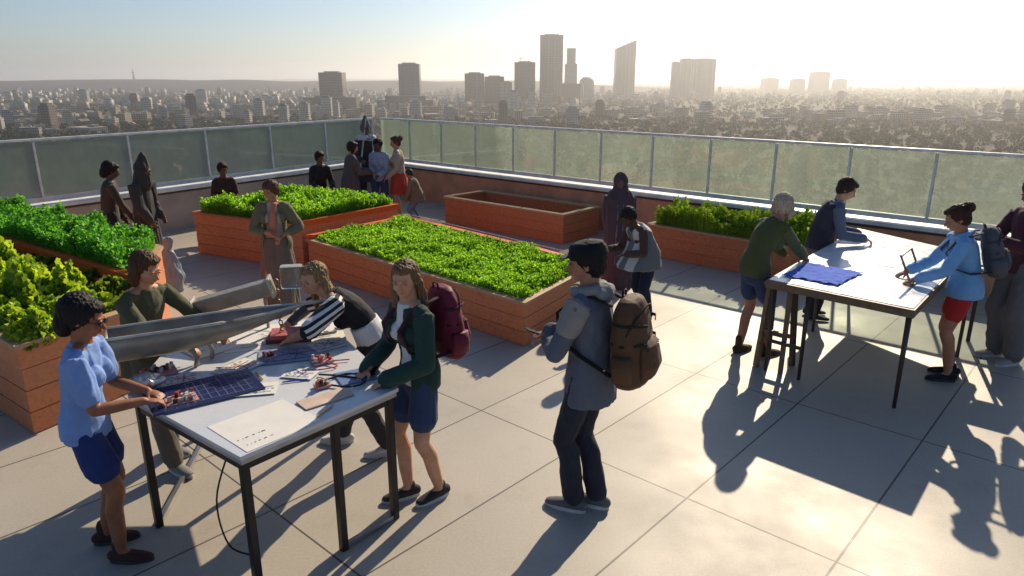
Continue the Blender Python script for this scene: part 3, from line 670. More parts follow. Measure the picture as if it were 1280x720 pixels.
# 4 girl with maroon backpack
p4=p=Person('long haired girl in a white shirt and dark green jacket at the near table',(-.58,4.06),122,1.64,sk=(.58,.31,.19),lean=7,twist=8,
  hands={1:(.10,.30,.95),-1:(-.12,.26,.95)},elb={1:(.6,-.4,-.6),-1:(-.6,-.5,-.5)},head=(46,10),vox=NEAR,feet={-1:(-.05,-.09,0),1:(.06,.08,0)})
p.top(white,'white_shirt',.012,0,s0=-.05); 
def jacket(p,m,g=.024,s0=-.12,sleeve=1,open_=.030,name='jacket',r2=.022,flare=0):
    """long sleeved jacket, open at the front"""
    bm=bmesh.new(); p.torso(bm,g,s0,.985,flare=flare)
    for k in(-1,1): p.armp(bm,k,g*.75,sleeve,r2=r2)
    for k in(-1,1): chain(bm,[p.neck-p.S(1)[3]*.02*p.H,p.S(.92)[0]+p.S(.92)[1]*k*.075*p.H],[.030*p.H,.024*p.H+g*.6])
    me=fuse(bm,p.vox*1.2,3,.007,12,.45)
    b=bmesh.new(); b.from_mesh(me); kill=[]
    for v in b.verts:
        best=None
        for t in (-.3,-.2,-.1,0,.15,.3,.45,.6,.75,.9,1.0):
            c,x,y,u=p.S(t); d=v.co-c
            if best is None or abs(d.dot(u))<best[0]: best=(abs(d.dot(u)),d.dot(x),d.dot(y),t)
        ow=open_*(.7+1.0*(1-max(0,min(1,best[3]))))
        if abs(best[1])<ow*p.H and best[2]>.02: kill.append(v)
    bmesh.ops.delete(b,geom=kill,context='VERTS'); b.to_mesh(me); b.free()
    o=mobj(name,me,m,p.root); sm=o.modifiers.new('thickness','SOLIDIFY'); sm.thickness=.006; sm.offset=-1; return o
jacket(p,cloth('dark_green_jacket',(.022,.055,.045)),name='jacket'); p.shorts(denim,to=.30,gh=.03); p.hair((.17,.10,.05),'long'); p.shoes(cloth('dark_trainer',(.04,.035,.04)),M_sole)
backpack(p,'maroon backpack worn by the long haired girl in the green jacket',cloth('maroon_cloth',(.14,.012,.035),.6),cloth('maroon_dark',(.05,.01,.02)),.30,.46,.17,name='maroon_backpack')
# 5 man with brown backpack
p=Person('man in a grey hooded jacket and black cap standing alone on the deck',(.47,3.93),62,1.77,fem=False,sk=(.40,.20,.12),lean=3,
  hands={1:(-.02,.25,1.17),-1:(-.0,.27,1.12)},elb={1:(.8,-.2,-.6),-1:(-.8,-.2,-.6)},head=(16,8),vox=NEAR,feet={-1:(-.045,.06,0,4),1:(.06,-.06,0,0)})
gj=cloth('slate_jacket',(.11,.125,.165)); lg=cloth('light_grey_yoke',(.25,.245,.24)); p.top(gj,'jacket',.024,1.0,s0=-.30,r2=.024,wr=.009,flare=.022)
bm=bmesh.new(); c,x,y,u=p.S(.88)
for e in(-1,1): chain(bm,[c.lerp(p.sh[e],.3)+u*.012,p.sh[e]+u*.008,p.sh[e].lerp(p.el[e],.42)],[.062,.078,.073])
p.g('shoulder_panel',bm,lg,wr=.006)
bm=bmesh.new(); c,x,y,u=p.S(1.0); q=[c+x*(math.sin(a)*.092)-y*(math.cos(a)*.085)+u*(.012+.012*math.cos(a)) for a in [2*PI*i/14 for i in range(15)]]
chain(bm,q,[.034]*15,10,cap=False); ell(bm,c-y*.10-u*.005,(.10,.05,.06)); p.g('hood',bm,lg,wr=.008,smooth=4)
p.pants(dkden,lo=.022); p.hair((.012,.010,.012),'short',1.04); p.beanie(cloth('black_knit',(.010,.010,.013)),'cap',tall=-.01,broad=.008); p.shoes(cloth('slate_trainer',(.13,.125,.13)),M_sole)
k=p.hk; bm=bmesh.new(); prism(bm,[p.hp(-.06,.07,.048),p.hp(-.052,.12,.044),p.hp(0,.14,.042),p.hp(.052,.12,.044),p.hp(.06,.07,.048)],0,.006); bobj('cap_peak',bm,black,p.root,bevel=.002)
bm=bmesh.new(); bar(bm,p.wr[1]+p.hd[1]*.06+V((-.03,.02,.015)),p.wr[1]+p.hd[1]*.13+V((-.03,.02,.05)),.065,.010); o=bobj('mobile_phone',bm,mat('phone_glass',(.012,.012,.015),.12,bump=0),bevel=.002); o.location=p.root.location; o.rotation_euler=p.root.rotation_euler; tag(o,'dark phone held by the man in the grey hooded jacket','phone')
bp=backpack(p,'brown backpack worn by the man in the grey hooded jacket',cloth('brown_canvas',(.105,.052,.026),.7),cloth('dark_webbing',(.025,.018,.014)),.35,.52,.21,name='brown_backpack',drop=.07)
# 6 taupe skirt
p=Person('person in a cream top, peach scarf and long taupe skirt',(-2.74,8.0),-168,1.56,sk=(.42,.22,.13),lean=4,
  hands={1:(.02,.22,.98),-1:(-.10,.20,.94)},elb={1:(.9,-.2,-.5),-1:(-.9,-.2,-.5)},head=(-30,18),vox=.008)
p.top(cloth('cream_top',(.42,.38,.33)),'top',.016,.6,s0=-.1); p.skirt(cloth('taupe_skirt',(.16,.125,.105)),bottom=.05,flare=.05); p.hair((.10,.050,.03),'short',1.1); p.shoes(M_shoedk)
bm=bmesh.new(); c,x,y,u=p.S(1.0); chain(bm,[c-x*.06,c+y*.07-x*.02,p.S(.8)[0]+y*.14-x*.01,p.S(.5)[0]+y*.15+x*.01,p.S(.25)[0]+y*.15],[.03,.035,.035,.04,.045],flat=.5); p.g('scarf',bm,cloth('peach_cloth',(.50,.20,.11)))
jacket(p,cloth('olive_cardigan',(.16,.145,.085)),.03,-.35,.75,.05,'cardigan',flare=.02)
# 7 purple hooded robe
p=Person('figure in a long dusty purple hooded robe near the corner of the empty planter',(1.38,8.95),176,1.50,sk=(.22,.10,.06),lean=2,head=(0,12),vox=.009,hands={1:(.10,.06,.75),-1:(-.10,.06,.75)})
def robe(p,m,w0=.16,w1=.26,bottom=.03,hood=True,tall=0,name='robe',dep=.8):
    bm=bmesh.new(); c,x,y,u=p.S(.9); h=p.H; y2=V((-x.y,x.x,0))
    fc=(p.foot[-1]+p.foot[1])/2
    secs=[]
    for i in range(10):
        t=i/9; z=c.z*(1-t)+bottom*t; q=c.lerp(V((fc.x,fc.y,z)),t); q.z=z; r=w0+(w1-w0)*t
        secs.append((q,x,y2,r,r*dep))
    ring_loft(bm,secs[::-1],26,True)
    for k in(-1,1): p.armp(bm,k,.03,.95)
    if hood:
        kk=p.hk; ell(bm,p.hp(0,-.035,.025),(.105*kk,.105*kk,.125*kk),p.hr,sub=3); chain(bm,[p.hp(0,-.03,-.03),p.neck-V((0,0,.03))],[.10*kk,.13*kk])
        if tall: chain(bm,[p.hp(0,-.03,.07),p.hp(0,-.05,.15+tall*.5),p.hp(0,-.06,.13+tall)],[.085*kk,.05*kk,.022*kk])
    return p.g(name,bm,m,wr=.016,wf=15,wz=.12,smooth=2)
robe(p,cloth('dusty_purple',(.085,.055,.075)),.17,.20)
bm=bmesh.new()
for e in(-1,1): chain(bm,[p.hp(e*.05,.06,-.09),p.S(.6)[0]+p.S(.6)[2]*.185+V((e*.03,0,0)),p.S(.0)[0]+V((e*.04,.175,0)),V((e*.05,.185,.35))],[.013,.012,.012,.012],8,flat=.4)
p.g('trim',bm,cloth('pale_purple',(.20,.17,.22)),wr=0)
# 8 bent person in shawl
p=Person('bent person in dark blue trousers with a white and grey shawl beside the right planter',(1.50,7.62),118,1.42,sk=(.10,.05,.035),lean=38,head=(0,40),vox=.008,feet={-1:(-.09,.02,0),1:(.09,-.06,0)},hands={1:(.14,.42,.85),-1:(-.14,.40,.85)})
p.top(cloth('brown_top',(.09,.05,.04)),'top',.016,.95); p.pants(cloth('navy_trousers',(.018,.024,.05)),lo=.02,g=.016); p.hair((.02,.013,.012),'short',1.08); p.shoes(cloth('slate_shoe',(.12,.12,.14)),M_sole)
bm=bmesh.new(); c,x,y,u=p.S(.95); ring_loft(bm,[(p.S(-.02)[0]+V((0,.10,-.10)),V((1,0,0)),V((0,1,0)),.24,.26),(p.S(.3)[0]+V((0,.04,-.06)),V((1,0,0)),V((0,1,0)),.21,.19),(p.S(.7)[0],x,y,.17,.115),(p.S(.95)[0],x,y,.13,.085),(p.S(1.02)[0],x,y,.07,.055)],22,False)
N=NT('striped_shawl'); v=N.co(); wv=N.new('ShaderNodeTexWave'); wv.bands_direction='X'; wv.inputs['Scale'].default_value=1.6; wv.inputs['Distortion'].default_value=1; N.l(v,wv.inputs[0]); N.l(N.ramp(wv.outputs[0],[(.45,(.16,.17,.18)),(.55,(.60,.58,.55))]),N.b.inputs['Base Color']); N.b.inputs['Roughness'].default_value=.9
p.g('shawl',bm,N.m,wr=.012,wf=12,wz=.2)
# 9 olive jumper at right table
p=Person('pale haired person in an olive jumper and denim shorts at the far table',(2.42,6.60),-66,1.68,sk=(.40,.20,.12),lean=32,pel=(0,-.08),head=(28,18),vox=.0065,feet={-1:(-.09,-.10,0),1:(.09,.06,0)},hands={1:(.02,.52,.95),-1:(-.2,.46,.95)},elb={1:(.7,-.3,-.4),-1:(-.8,-.2,0)})
p.top(cloth('olive_knit',(.085,.095,.035)),'jumper',.024,1.0,s0=-.12,wr=.008); p.shorts(denim,to=.32,gh=.02); p.hair((.45,.36,.26),'bob',1.1); p.shoes(cloth('brown_boot',(.07,.04,.025)),M_shoedk,hi=.06)
# 10 blue-grey jacket behind table
p=Person('man in a slate blue jacket and dark gilet bending over the far table',(3.46,7.72),-104,1.66,fem=False,sk=(.52,.30,.20),lean=22,head=(-8,28),vox=.0075,hands={1:(.12,.40,.98),-1:(-.14,.40,.98)})
p.top(cloth('slate_blue',(.10,.13,.20)),'jacket',.026,1.0,s0=-.2); p.pants(dkden); p.hair((.035,.02,.012),'short',1.08); p.shoes(M_shoedk)
bm=bmesh.new(); p.torso(bm,.040,-.1,.93); p.g('gilet',bm,cloth('dark_gilet',(.035,.037,.055)),wr=.01)
# 11 light blue shirt and red shorts
p=Person('woman in a sky blue hooded top and red shorts at the far table',(4.02,6.0),70,1.63,sk=(.42,.20,.12),lean=16,head=(4,24),vox=.0065,feet={-1:(-.09,.02,0),1:(.09,-.04,0)},hands={1:(.06,.46,.96),-1:(-.20,.44,.95)},elb={1:(.6,-.4,-.6),-1:(-.6,-.4,-.6)})
sb=cloth('sky_blue_cloth',(.20,.42,.72)); p.top(sb,'hooded_top',.024,.9,s0=-.14,flare=.03,wr=.008); p.shorts(cloth('red_shorts',(.45,.025,.022)),to=.28,gh=.015); p.hair((.05,.022,.012),'bun',1.05); p.shoes(cloth('black_trainer',(.018,.018,.02)),M_shoedk)
bm=bmesh.new(); c,x,y,u=p.S(1.0); q=[c+x*(math.sin(a)*.08)-y*(math.cos(a)*.075)+u*.008 for a in [2*PI*i/14 for i in range(15)]]; chain(bm,q,[.028]*15,10,cap=False); p.g('hood',bm,sb)
backpack(p,'grey cloth backpack worn by the woman in the sky blue top',cloth('grey_pack',(.085,.09,.105)),cloth('dark_strap',(.05,.05,.06)),.30,.44,.15,name='grey_backpack')
# 12 far right man
p=Person('man in a maroon jumper and black beanie holding a tablet',(4.82,6.42),96,1.80,fem=False,sk=(.22,.11,.07),lean=3,head=(0,16),vox=.0075,hands={1:(.04,.36,1.24),-1:(-.12,.36,1.22)},elb={1:(.6,-.3,-.7),-1:(-.6,-.3,-.7)})
p.top(cloth('maroon_jumper',(.075,.022,.035)),'jumper',.026,1.0,s0=-.12); p.pants(cloth('grey_trousers',(.13,.125,.13)),g=.022,lo=.03); p.hair((.012,.01,.01),'short'); p.beanie(cloth('black_knit',(.010,.010,.013)),tall=.02); p.shoes(cloth('pale_shoe',(.36,.32,.28)),M_sole)
bm=bmesh.new(); bar(bm,(-.14,.40,1.27),(.10,.50,1.29),.17,.012); o=bobj('tablet',bm,mat('phone_glass',(.012,.012,.015),.12,bump=0),bevel=.002); o.location=p.root.location; o.rotation_euler=p.root.rotation_euler; tag(o,'black tablet held by the man in the black beanie','tablet')
# back group by the railing corner
FAR=.0095
p=Person('dark haired person in a black top sitting left of the corner group',(-3.62,13.3),-150,1.60,sk=(.16,.08,.05),lean=10,pelz=.62,vox=FAR,feet={-1:(-.12,.36,0),1:(.12,.36,0)},hands={1:(.14,.34,.72),-1:(-.14,.34,.72)},head=(10,12))
p.top(cloth('dark_brown_top',(.03,.022,.02)),'top',.026,1.0); p.pants(cloth('khaki_trousers',(.24,.20,.14))); p.hair((.02,.013,.012),'short',1.1); p.shoes(M_shoedk)
p=Person('person in a grey brown coat second from left in the corner group',(-3.0,13.1),-60,1.56,sk=(.40,.22,.15),lean=8,vox=FAR,hands={1:(.08,.36,.98),-1:(-.1,.34,1.0)},head=(0,14))
p.top(cloth('grey_brown_coat',(.10,.08,.08)),'coat',.03,1.0,s0=-.5,flare=.05); p.pants(denim); p.hair((.025,.015,.012),'bob',1.1); p.shoes(M_shoedk)
p=Person('tall hooded figure with a white and blue scarf in the corner group',(-2.83,13.95),-170,1.86,fem=False,sk=(.14,.08,.06),lean=2,vox=FAR,hands={1:(.10,.30,1.15),-1:(-.12,.28,1.1)},head=(10,5))
p.top(cloth('charcoal_coat',(.035,.032,.045)),'coat',.03,1.0,s0=-.5,flare=.03); p.pants(dkden); p.shoes(M_shoedk)
bm=bmesh.new(); k=p.hk; ell(bm,p.hp(0,-.03,.02),(.10*k,.10*k,.11*k),p.hr,sub=3); chain(bm,[p.hp(0,-.03,.05),p.hp(0,-.05,.20)],[.09*k,.035*k]); p.g('hood',bm,cloth('grey_hood',(.12,.11,.12)))
bm=bmesh.new(); c,x,y,u=p.S(.95); q=[c+x*(math.sin(a)*.15)-y*(math.cos(a)*.12)+u*(.03-.03*math.cos(a)) for a in [2*PI*i/14 for i in range(15)]]; chain(bm,q,[.05]*15,10,cap=False); p.g('scarf',bm,cloth('white_blue_scarf',(.46,.50,.62)),wr=.012)
bm=bmesh.new()
for a,b in(((.16,.2,.9),(-.02,.10,1.93)),((-.14,.26,.9),(-.10,.14,1.86))): bar(bm,a,b,.022,.022)
bar(bm,(-.10,.17,1.5),(.05,.15,1.52),.016,.016); o=bobj('folding_tripod',bm,mat('pale_metal',(.45,.44,.42),.4,.6,bump=0)); o.location=p.root.location; o.rotation_euler=p.root.rotation_euler; tag(o,'pale tripod legs held up by the tall hooded figure','tripod')
p=Person('person in a pale blue coat and denim trousers in the corner group',(-2.52,13.55),170,1.58,sk=(.10,.05,.04),lean=6,vox=FAR,hands={1:(.06,.28,.98),-1:(-.08,.28,.92)},head=(0,18))
p.top(cloth('pale_blue_coat',(.28,.34,.45)),'coat',.028,1.0,s0=-.15); p.pants(denim,g=.016); p.hair((.02,.013,.012),'curly',1.05); p.shoes(cloth('white_trainer',(.55,.53,.5)),M_sole)
p=Person('woman in a cream jacket and red skirt at the right of the corner group',(-2.16,13.55),98,1.62,sk=(.46,.26,.17),lean=4,vox=FAR,hands={1:(.06,.26,1.22),-1:(-.1,.22,.85)},head=(10,8))
p.top(cloth('cream_jacket',(.38,.33,.24)),'jacket',.024,1.0,s0=-.1); p.skirt(cloth('red_skirt',(.42,.055,.03)),bottom=.33,flare=.06); p.hair((.09,.045,.025),'bun',1.06); p.shoes(cloth('pale_shoe',(.36,.32,.28)),M_sole)
p=Person('small child in a tan coat crouching beside the woman in the red skirt',(-1.78,13.15),80,1.12,sk=(.40,.24,.16),lean=22,vox=FAR,hands={1:(.06,.22,.42),-1:(-.1,.22,.42)},head=(0,25),drop=.06)
p.top(cloth('tan_coat',(.20,.14,.085)),'coat',.03,1.0,s0=-.3,flare=.05); p.pants(cloth('pale_jeans',(.16,.20,.30))); p.hair((.06,.035,.02),'short',1.1); p.shoes(cloth('white_trainer',(.55,.53,.5)),M_sole)
# seated dark head beyond tall planter
p=Person('dark haired person sitting behind the tall planter against the grey parapet',(-4.88,11.95),-160,1.55,sk=(.16,.08,.05),lean=6,pelz=.58,vox=FAR,feet={-1:(-.12,.34,0),1:(.12,.34,0)},hands={1:(.14,.32,.66),-1:(-.14,.32,.66)},head=(20,10))
p.top(cloth('brown_jacket',(.06,.03,.022)),'jacket',.028,1.0); p.pants(dkden); p.hair((.03,.014,.01),'short',1.1); p.shoes(M_shoedk)
# cloaked pair at the far left
p=Person('slim dark haired person in a brown coat behind the far left planter',(-5.62,9.75),-60,1.56,fem=False,sk=(.14,.08,.05),lean=10,vox=FAR,hands={1:(.16,.30,.7),-1:(-.2,.15,.7)},head=(0,20))
p.top(cloth('brown_coat',(.07,.055,.045)),'coat',.022,1.0,s0=-.3); p.pants(dkden); p.shoes(M_shoedk); p.hair((.02,.013,.012),'short')
p.hair((.02,.013,.012),'big',1.05)
p=Person('tall slim figure wrapped in a dark hooded drape behind the far left planter',(-5.12,9.62),-100,1.60,fem=False,sk=(.14,.08,.05),lean=14,vox=FAR,hands={1:(.12,.22,.78),-1:(-.14,.2,.8)},head=(0,15))
robe(p,cloth('dark_drape',(.05,.045,.042)),.10,.30,tall=.10,name='hooded_cloak',dep=.75); p.shoes(M_shoedk)
bm=bmesh.new(); ring_loft(bm,[(V((0,0,.02)),V((1,0,0)),V((0,1,0)),.15,.11),(V((0,0,.16)),V((1,0,0)),V((0,1,0)),.19,.14),(V((.02,0,.32)),V((1,0,0)),V((0,1,0)),.11,.08),(V((.03,0,.42)),V((1,0,0)),V((0,1,0)),.035,.03),(V((.05,0,.50)),V((1,0,0)),V((0,1,0)),.06,.03)],20,True)
o=mobj('plastic_bag',fuse(bm,.009,2,.02,13),cloth('grey_blue_plastic',(.22,.26,.32),.45)); o.location=(-4.42,8.75,0); o.scale=(1,1,1.35); tag(o,'crumpled grey blue plastic bag on the deck beside the far left planter','bag')

# ------------------------------------------------------------------ tables and what lies on them
M_leg=mat('black_steel',(.02,.018,.018),.4,metal=.3,bump=.02); M_edge=mat('table_edge',(.42,.42,.44),.35,metal=.5,bump=.05)
def topmat(name,a,b):
    N=NT(name); v=N.co(); N.l(N.mix(N.ramp(N.noise(1.6,v,3),[(.4,(0,0,0)),(.62,(1,1,1))]),a,b),N.b.inputs['Base Color']); N.l(N.ramp(N.noise(9,v,5),[(.3,(.14,)*3),(.7,(.30,)*3)]),N.b.inputs['Roughness']); return N.m
M_top=topmat('laminate',(.64,.65,.66),(.58,.60,.64)); M_gtop=topmat('gloss_white',(.74,.75,.78),(.66,.70,.78))  # second, bluer tone paints sky reflection and shade into the tops
def rel(c,pts,z=0): return [(p[0]-c[0],p[1]-c[1],z) for p in pts]
Q=[V(a) for a in((-2.22,3.72),(-1.31,3.02),(-.67,3.81),(-1.42,5.05),(-2.42,5.02))]; c=V((-1.6,4.1)); TZ=.90
t1=empty('work_table',(c.x,c.y,0),0,'large white topped work table with black steel legs covered in papers, at left','table')
ins=lambda k:[c+(q-c)*k for q in Q]
bm=bmesh.new(); prism(bm,[q-c for q in Q],TZ-.022,TZ); bobj('tabletop',bm,M_top,t1,bevel=.004)
bm=bmesh.new(); prism(bm,[q-c for q in ins(.985)],TZ-.055,TZ-.025); bobj('edge_band',bm,M_edge,t1,bevel=.003)
bm=bmesh.new(); I=ins(.93)
for i in range(5): a,b=I[i]-c,I[(i+1)%5]-c; bar(bm,(a.x,a.y,TZ-.085),(b.x,b.y,TZ-.085),.03,.05)
bobj('apron',bm,M_leg,t1)
legs=[I[0],I[1],(I[1]*.42+I[2]*.58),I[2],I[3],I[4]]
for q in legs:
    bm=bmesh.new(); a=q-c; bx(bm,(a.x,a.y,(TZ-.06)/2),(.042,.042,TZ-.06),.85); bobj('leg',bm,M_leg,t1,bevel=.004)
for a,b in((I[0],I[4]),(legs[2],I[2]),(I[1],I[0])):
    if a is I[1]: continue
    bm=bmesh.new(); a=a-c;b=b-c; bar(bm,(a.x,a.y,.022),(b.x,b.y,.022),.028,.028); bobj('floor_rail',bm,mat('steel_rail',(.30,.30,.30),.35,.7,bump=0),t1)
def sheet(name,pts,z,th,m,label,cat,group=None,detail=None):
    cc=sum((V(p) for p in pts),V((0,0)))/len(pts); bm=bmesh.new(); prism(bm,[V(p)-cc for p in pts],0,th)
    if detail: detail(bm,cc)
    ms=m if isinstance(m,(list,tuple)) else [m]
    o=bobj(name,bm,ms,None,(cc.x,cc.y,z)); return tag(o,label,cat,group)
M_paper=mat('paper',(.72,.70,.65),.8,var=.06,bump=.05); M_ink=mat('ink',(.06,.05,.06),.8,bump=0); M_ink2=mat('blue_ink',(.06,.09,.25),.8,bump=0); M_red=mat('red_print',(.42,.06,.05),.7,bump=0)
def marks(n,mi=1,box=None,s=(.004,.03)):
    def f(bm,cc):
        B=[V(q) for q in box]; an=math.atan2((B[1]-B[0]).y,(B[1]-B[0]).x); rows=max(2,n//7)
        for r in range(rows):
            v=.12+.76*(r+.5)/rows; u=.08+random.random()*.12; stop=random.uniform(.35,.92)
            while u<stop:
                p=(B[0]*(1-u)+B[1]*u)*(1-v)+(B[3]*(1-u)+B[2]*u)*v-cc; L=random.uniform(*s)
                bx(bm,(p.x,p.y,.0035),(L,random.uniform(.002,.005),.0012),an+random.uniform(-.25,.25),mi); u+=(L+.008)/max(.05,(B[1]-B[0]).length)*1.6
        if n>25:
            for q0,q1 in (((.12,.12),(.88,.2)),((.2,.85),(.75,.3)),((.55,.1),(.6,.9)),((.3,.5),(.9,.62))):
                f=lambda w:(B[0]*(1-w[0])+B[1]*w[0])*(1-w[1])+(B[3]*(1-w[0])+B[2]*w[0])*w[1]-cc
                a,b=f(q0),f(q1); bar(bm,(a.x,a.y,.0048),(b.x,b.y,.0048),.004,.001,mi=mi)
    return f
def pq(u,v,w,h,a=0.42):   # rectangle centred at u,v with long side w along table direction
    d=V((math.cos(a),math.sin(a))); e=V((-d.y,d.x)); p=V((u,v)); return [p-d*w/2-e*h/2,p+d*w/2-e*h/2,p+d*w/2+e*h/2,p-d*w/2+e*h/2]
Z0=TZ+.001
b=pq(-1.30,3.36,.44,.40,.86); sheet('plan_sheet',b,Z0,.0015,[M_paper,M_ink],'wide white plan sheet with small black handwriting at the front corner of the near table','paper',None,marks(16,1,[b[0],b[0].lerp(b[1],.6),b[3].lerp(b[2],.6).lerp(b[0].lerp(b[1],.6),.5),b[3].lerp(b[0],.5)],(.004,.02)))
b=pq(-1.62,4.72,.80,.50,.35); sheet('plan_sheet',b,Z0,.0015,[M_paper,M_ink],'white drawing sheet lying behind the metal trough on the near table','paper',None,marks(34,1,b))
b=pq(-2.02,4.55,.5,.36,.9); sheet('plan_sheet',b,Z0+.003,.0015,[M_paper,M_ink2],'white sheet partly under the metal trough on the near table','paper',None,marks(20,1,b))
# dark solar panel with grid
navy=mat('navy_cell',(.022,.032,.10),.18,bump=0,var=.1); cell=mat('cell_lines',(.12,.14,.26),.3,bump=0)
b=pq(-1.79,3.75,.60,.36,.62)
def grid(bm,cc):
    d=(b[1]-b[0]); e=(b[3]-b[0])
    for i in range(1,9): p=b[0]+d*(.30+.66*i/9)+e*.08-cc; q=b[0]+d*(.30+.66*i/9)+e*.92-cc; bar(bm,(p.x,p.y,.0125),(q.x,q.y,.0125),.005,.001,mi=1)
    for i in range(0,5): p=b[0]+d*.36+e*(.1+.8*i/4)-cc; q=b[0]+d*.94+e*(.1+.8*i/4)-cc; bar(bm,(p.x,p.y,.0135),(q.x,q.y,.0135),.005,.001,mi=1)
sheet('solar_panel',b,Z0+.004,.012,[navy,cell],'dark navy panel with a printed cell grid in the middle of the near table','solar panel',None,grid)
def gadget(x,y,n,label,s=.10):
    root=empty('circuit_block',(x,y,Z0+.002),.6,label,'circuit board')
    bm=bmesh.new(); bx(bm,(0,0,.010),(s*1.5,s*1.1,.016)); bobj('board',bm,mat('pink_board',(.50,.24,.22),.5,bump=.1),root,bevel=.003)
    for i in range(n):
        bm=bmesh.new(); a=(random.uniform(-.6,.6)*s,random.uniform(-.42,.42)*s); hh=random.uniform(.012,.035); bx(bm,(a[0],a[1],.020+hh/2),(random.uniform(.012,.026),random.uniform(.010,.02),hh),random.random())
        bobj('component',bm,random.choice([mat('pale_block',(.60,.50,.46),.5,bump=0),mat('red_block',(.40,.07,.05),.5,bump=0),mat('dark_block',(.05,.03,.03),.4,bump=0)]),root,bevel=.002)
gadget(-1.86,3.62,26,'pink circuit board crowded with small parts on the corner of the navy panel',.11)
gadget(-2.18,4.02,22,'loose heap of pink and pale parts beside the trough support',.13)
gadget(-1.22,4.20,16,'red and pale wired board by the hands of the leaning woman',.09)
# cards, books, cloth
b=pq(-1.06,3.66,.30,.13,.72); sheet('printed_card',b,Z0+.003,.006,[mat('pink_card',(.58,.44,.36),.7,bump=0),M_red],'long pink card with red print near the front of the near table','card',None,marks(14,1,b,(.006,.04)))
b=pq(-1.45,4.32,.42,.26,.3); sheet('pattern_sheet',b,Z0+.005,.003,[mat('lilac_sheet',(.26,.28,.42),.6,var=.3,scale=14,bump=.1),M_ink2],'creased lilac blue pattern sheet in front of the leaning woman','sheet',None,marks(40,1,b))
for i,(cl,nm,lb) in enumerate((((.16,.02,.03),'book','maroon book at the bottom of the small pile by the leaning woman'),((.45,.10,.09),'book','red book on top of the small pile by the leaning woman'))):
    b=pq(-1.55+i*.01,4.62,.30-.03*i,.17,.15+.1*i); c2=sum(b,V((0,0)))/4; r=empty('book',(c2.x,c2.y,Z0+.004+.03*i),0,lb,'book'); bm=bmesh.new(); 
    prism(bm,[q-c2 for q in b],0,.004); prism(bm,[q-c2 for q in b],.024,.028); bar(bm,(b[0]-c2).to_3d()+V((0,0,.014)),(b[1]-c2).to_3d()+V((0,0,.014)),.004,.028); bobj('cover',bm,mat('cover%d'%i,cl,.5,bump=.05),r)
    bm=bmesh.new(); prism(bm,[(q-c2)*.95 for q in b],.0042,.0238); bobj('pages',bm,M_paper,r)
def cable(name,pts,r,m,label,cat='cable'):
    bm=bmesh.new(); P=[V(p) for p in pts]; out=[]
    for i in range(len(P)-1):
        for k in range(6):
            t=k/6; p0=P[max(i-1,0)];p1=P[i];p2=P[i+1];p3=P[min(i+2,len(P)-1)]
            out.append(.5*((2*p1)+(p2-p0)*t+(2*p0-5*p1+4*p2-p3)*t*t+(3*p1-p0-3*p2+p3)*t**3))
    out.append(P[-1]); o0=out[0].copy(); chain(bm,[q-o0 for q in out],[r]*len(out),6); return tag(bobj(name,bm,m,None,o0,smooth=True),label,cat)
z=Z0+.012
cable('cable',[(-1.18,3.98,z),(-1.0,3.95,z),(-.88,3.88,z),(-.95,3.80,z),(-1.12,3.86,z),(-1.02,3.99,z),(-.84,3.98,z)],.006,black,'looped black cable on the right corner of the near table')
cable('cable',[(-1.30,4.05,z),(-1.18,4.06,z),(-1.10,4.12,z),(-1.20,4.18,z),(-1.05,4.22,z)],.004,M_red,'thin red cable beside the wired board')
cable('cable',[(-1.44,3.20,.84),(-1.50,3.12,.6),(-1.46,3.10,.35),(-1.36,3.14,.25)],.005,black,'black cable hanging down from the front corner of the near table')
b=pq(-.94,3.98,.26,.20,.5); sheet('blue_folder',b,Z0+.002,.006,mat('blue_folder',(.12,.20,.38),.5,bump=0),'blue folder under the looped black cable on the near table','folder')
# metal trough with its supports
M_tin=mat('weathered_tin',(.30,.26,.20),.42,metal=.25,var=.35,scale=6,bump=.25); M_tin2=mat('tin_light',(.52,.49,.43),.35,metal=.3,var=.3,scale=9,bump=.15); M_mar=mat('maroon_liner',(.16,.025,.02),.7)
tr=empty('metal_trough',(-1.92,4.22,TZ-.06),R(27),'long boat shaped metal trough propped above the near table','trough')
bm=bmesh.new(); prof=[]
nS=16; rows=[]
for i in range(nS+1):
    t=i/nS; x=-.58+1.16*t; wv=.125*(1-.15*(1-t))*(1-max(0,(t-.35)/.65)**2.2)+.006; dp=.17*(1-max(0,(t-.3)/.7)**1.6)+.01; lift=.02*t*t
    rows.append([bm.verts.new((x,math.cos(a)*wv,.34+lift+.0-dp*math.sin(a)**.8)) for a in [PI*k/10 for k in range(11)]])
for a,b_ in zip(rows,rows[1:]):
    for k in range(10): bm.faces.new((a[k],a[k+1],b_[k+1],b_[k]))
bm.faces.new(rows[0])
o=bobj('hull',bm,M_tin,tr,smooth=True); sm=o.modifiers.new('s','SOLIDIFY'); sm.thickness=.012
bm=bmesh.new()
for e in(-1,1):
    pts=[]
    for i in range(nS+1):
        t=i/nS; x=-.58+1.16*t; wv=.125*(1-.15*(1-t))*(1-max(0,(t-.35)/.65)**2.2)+.006; pts.append((x,e*wv,.342+.02*t*t))
    chain(bm,pts,[.010]*len(pts),8)
bobj('gunwale',bm,M_tin2,tr,smooth=True)
bm=bmesh.new(); ell(bm,(-.12,.0,.27),(.20,.07,.03)); bobj('liner',bm,M_mar,tr,smooth=True)
for e,xx in((-1,-.12),(1,-.02)):
    bm=bmesh.new(); chain(bm,[(xx,e*.03,.18),(xx+.02,e*.05,.12),(xx+.01,e*.05,.075)],[.013,.013,.015]); bobj('support_leg',bm,M_tin,tr,smooth=True)
bm=bmesh.new(); bar(bm,(.54,0,.36),(.86,.02,.37),.02,.015); bobj('bow_rod',bm,M_tin2,tr)
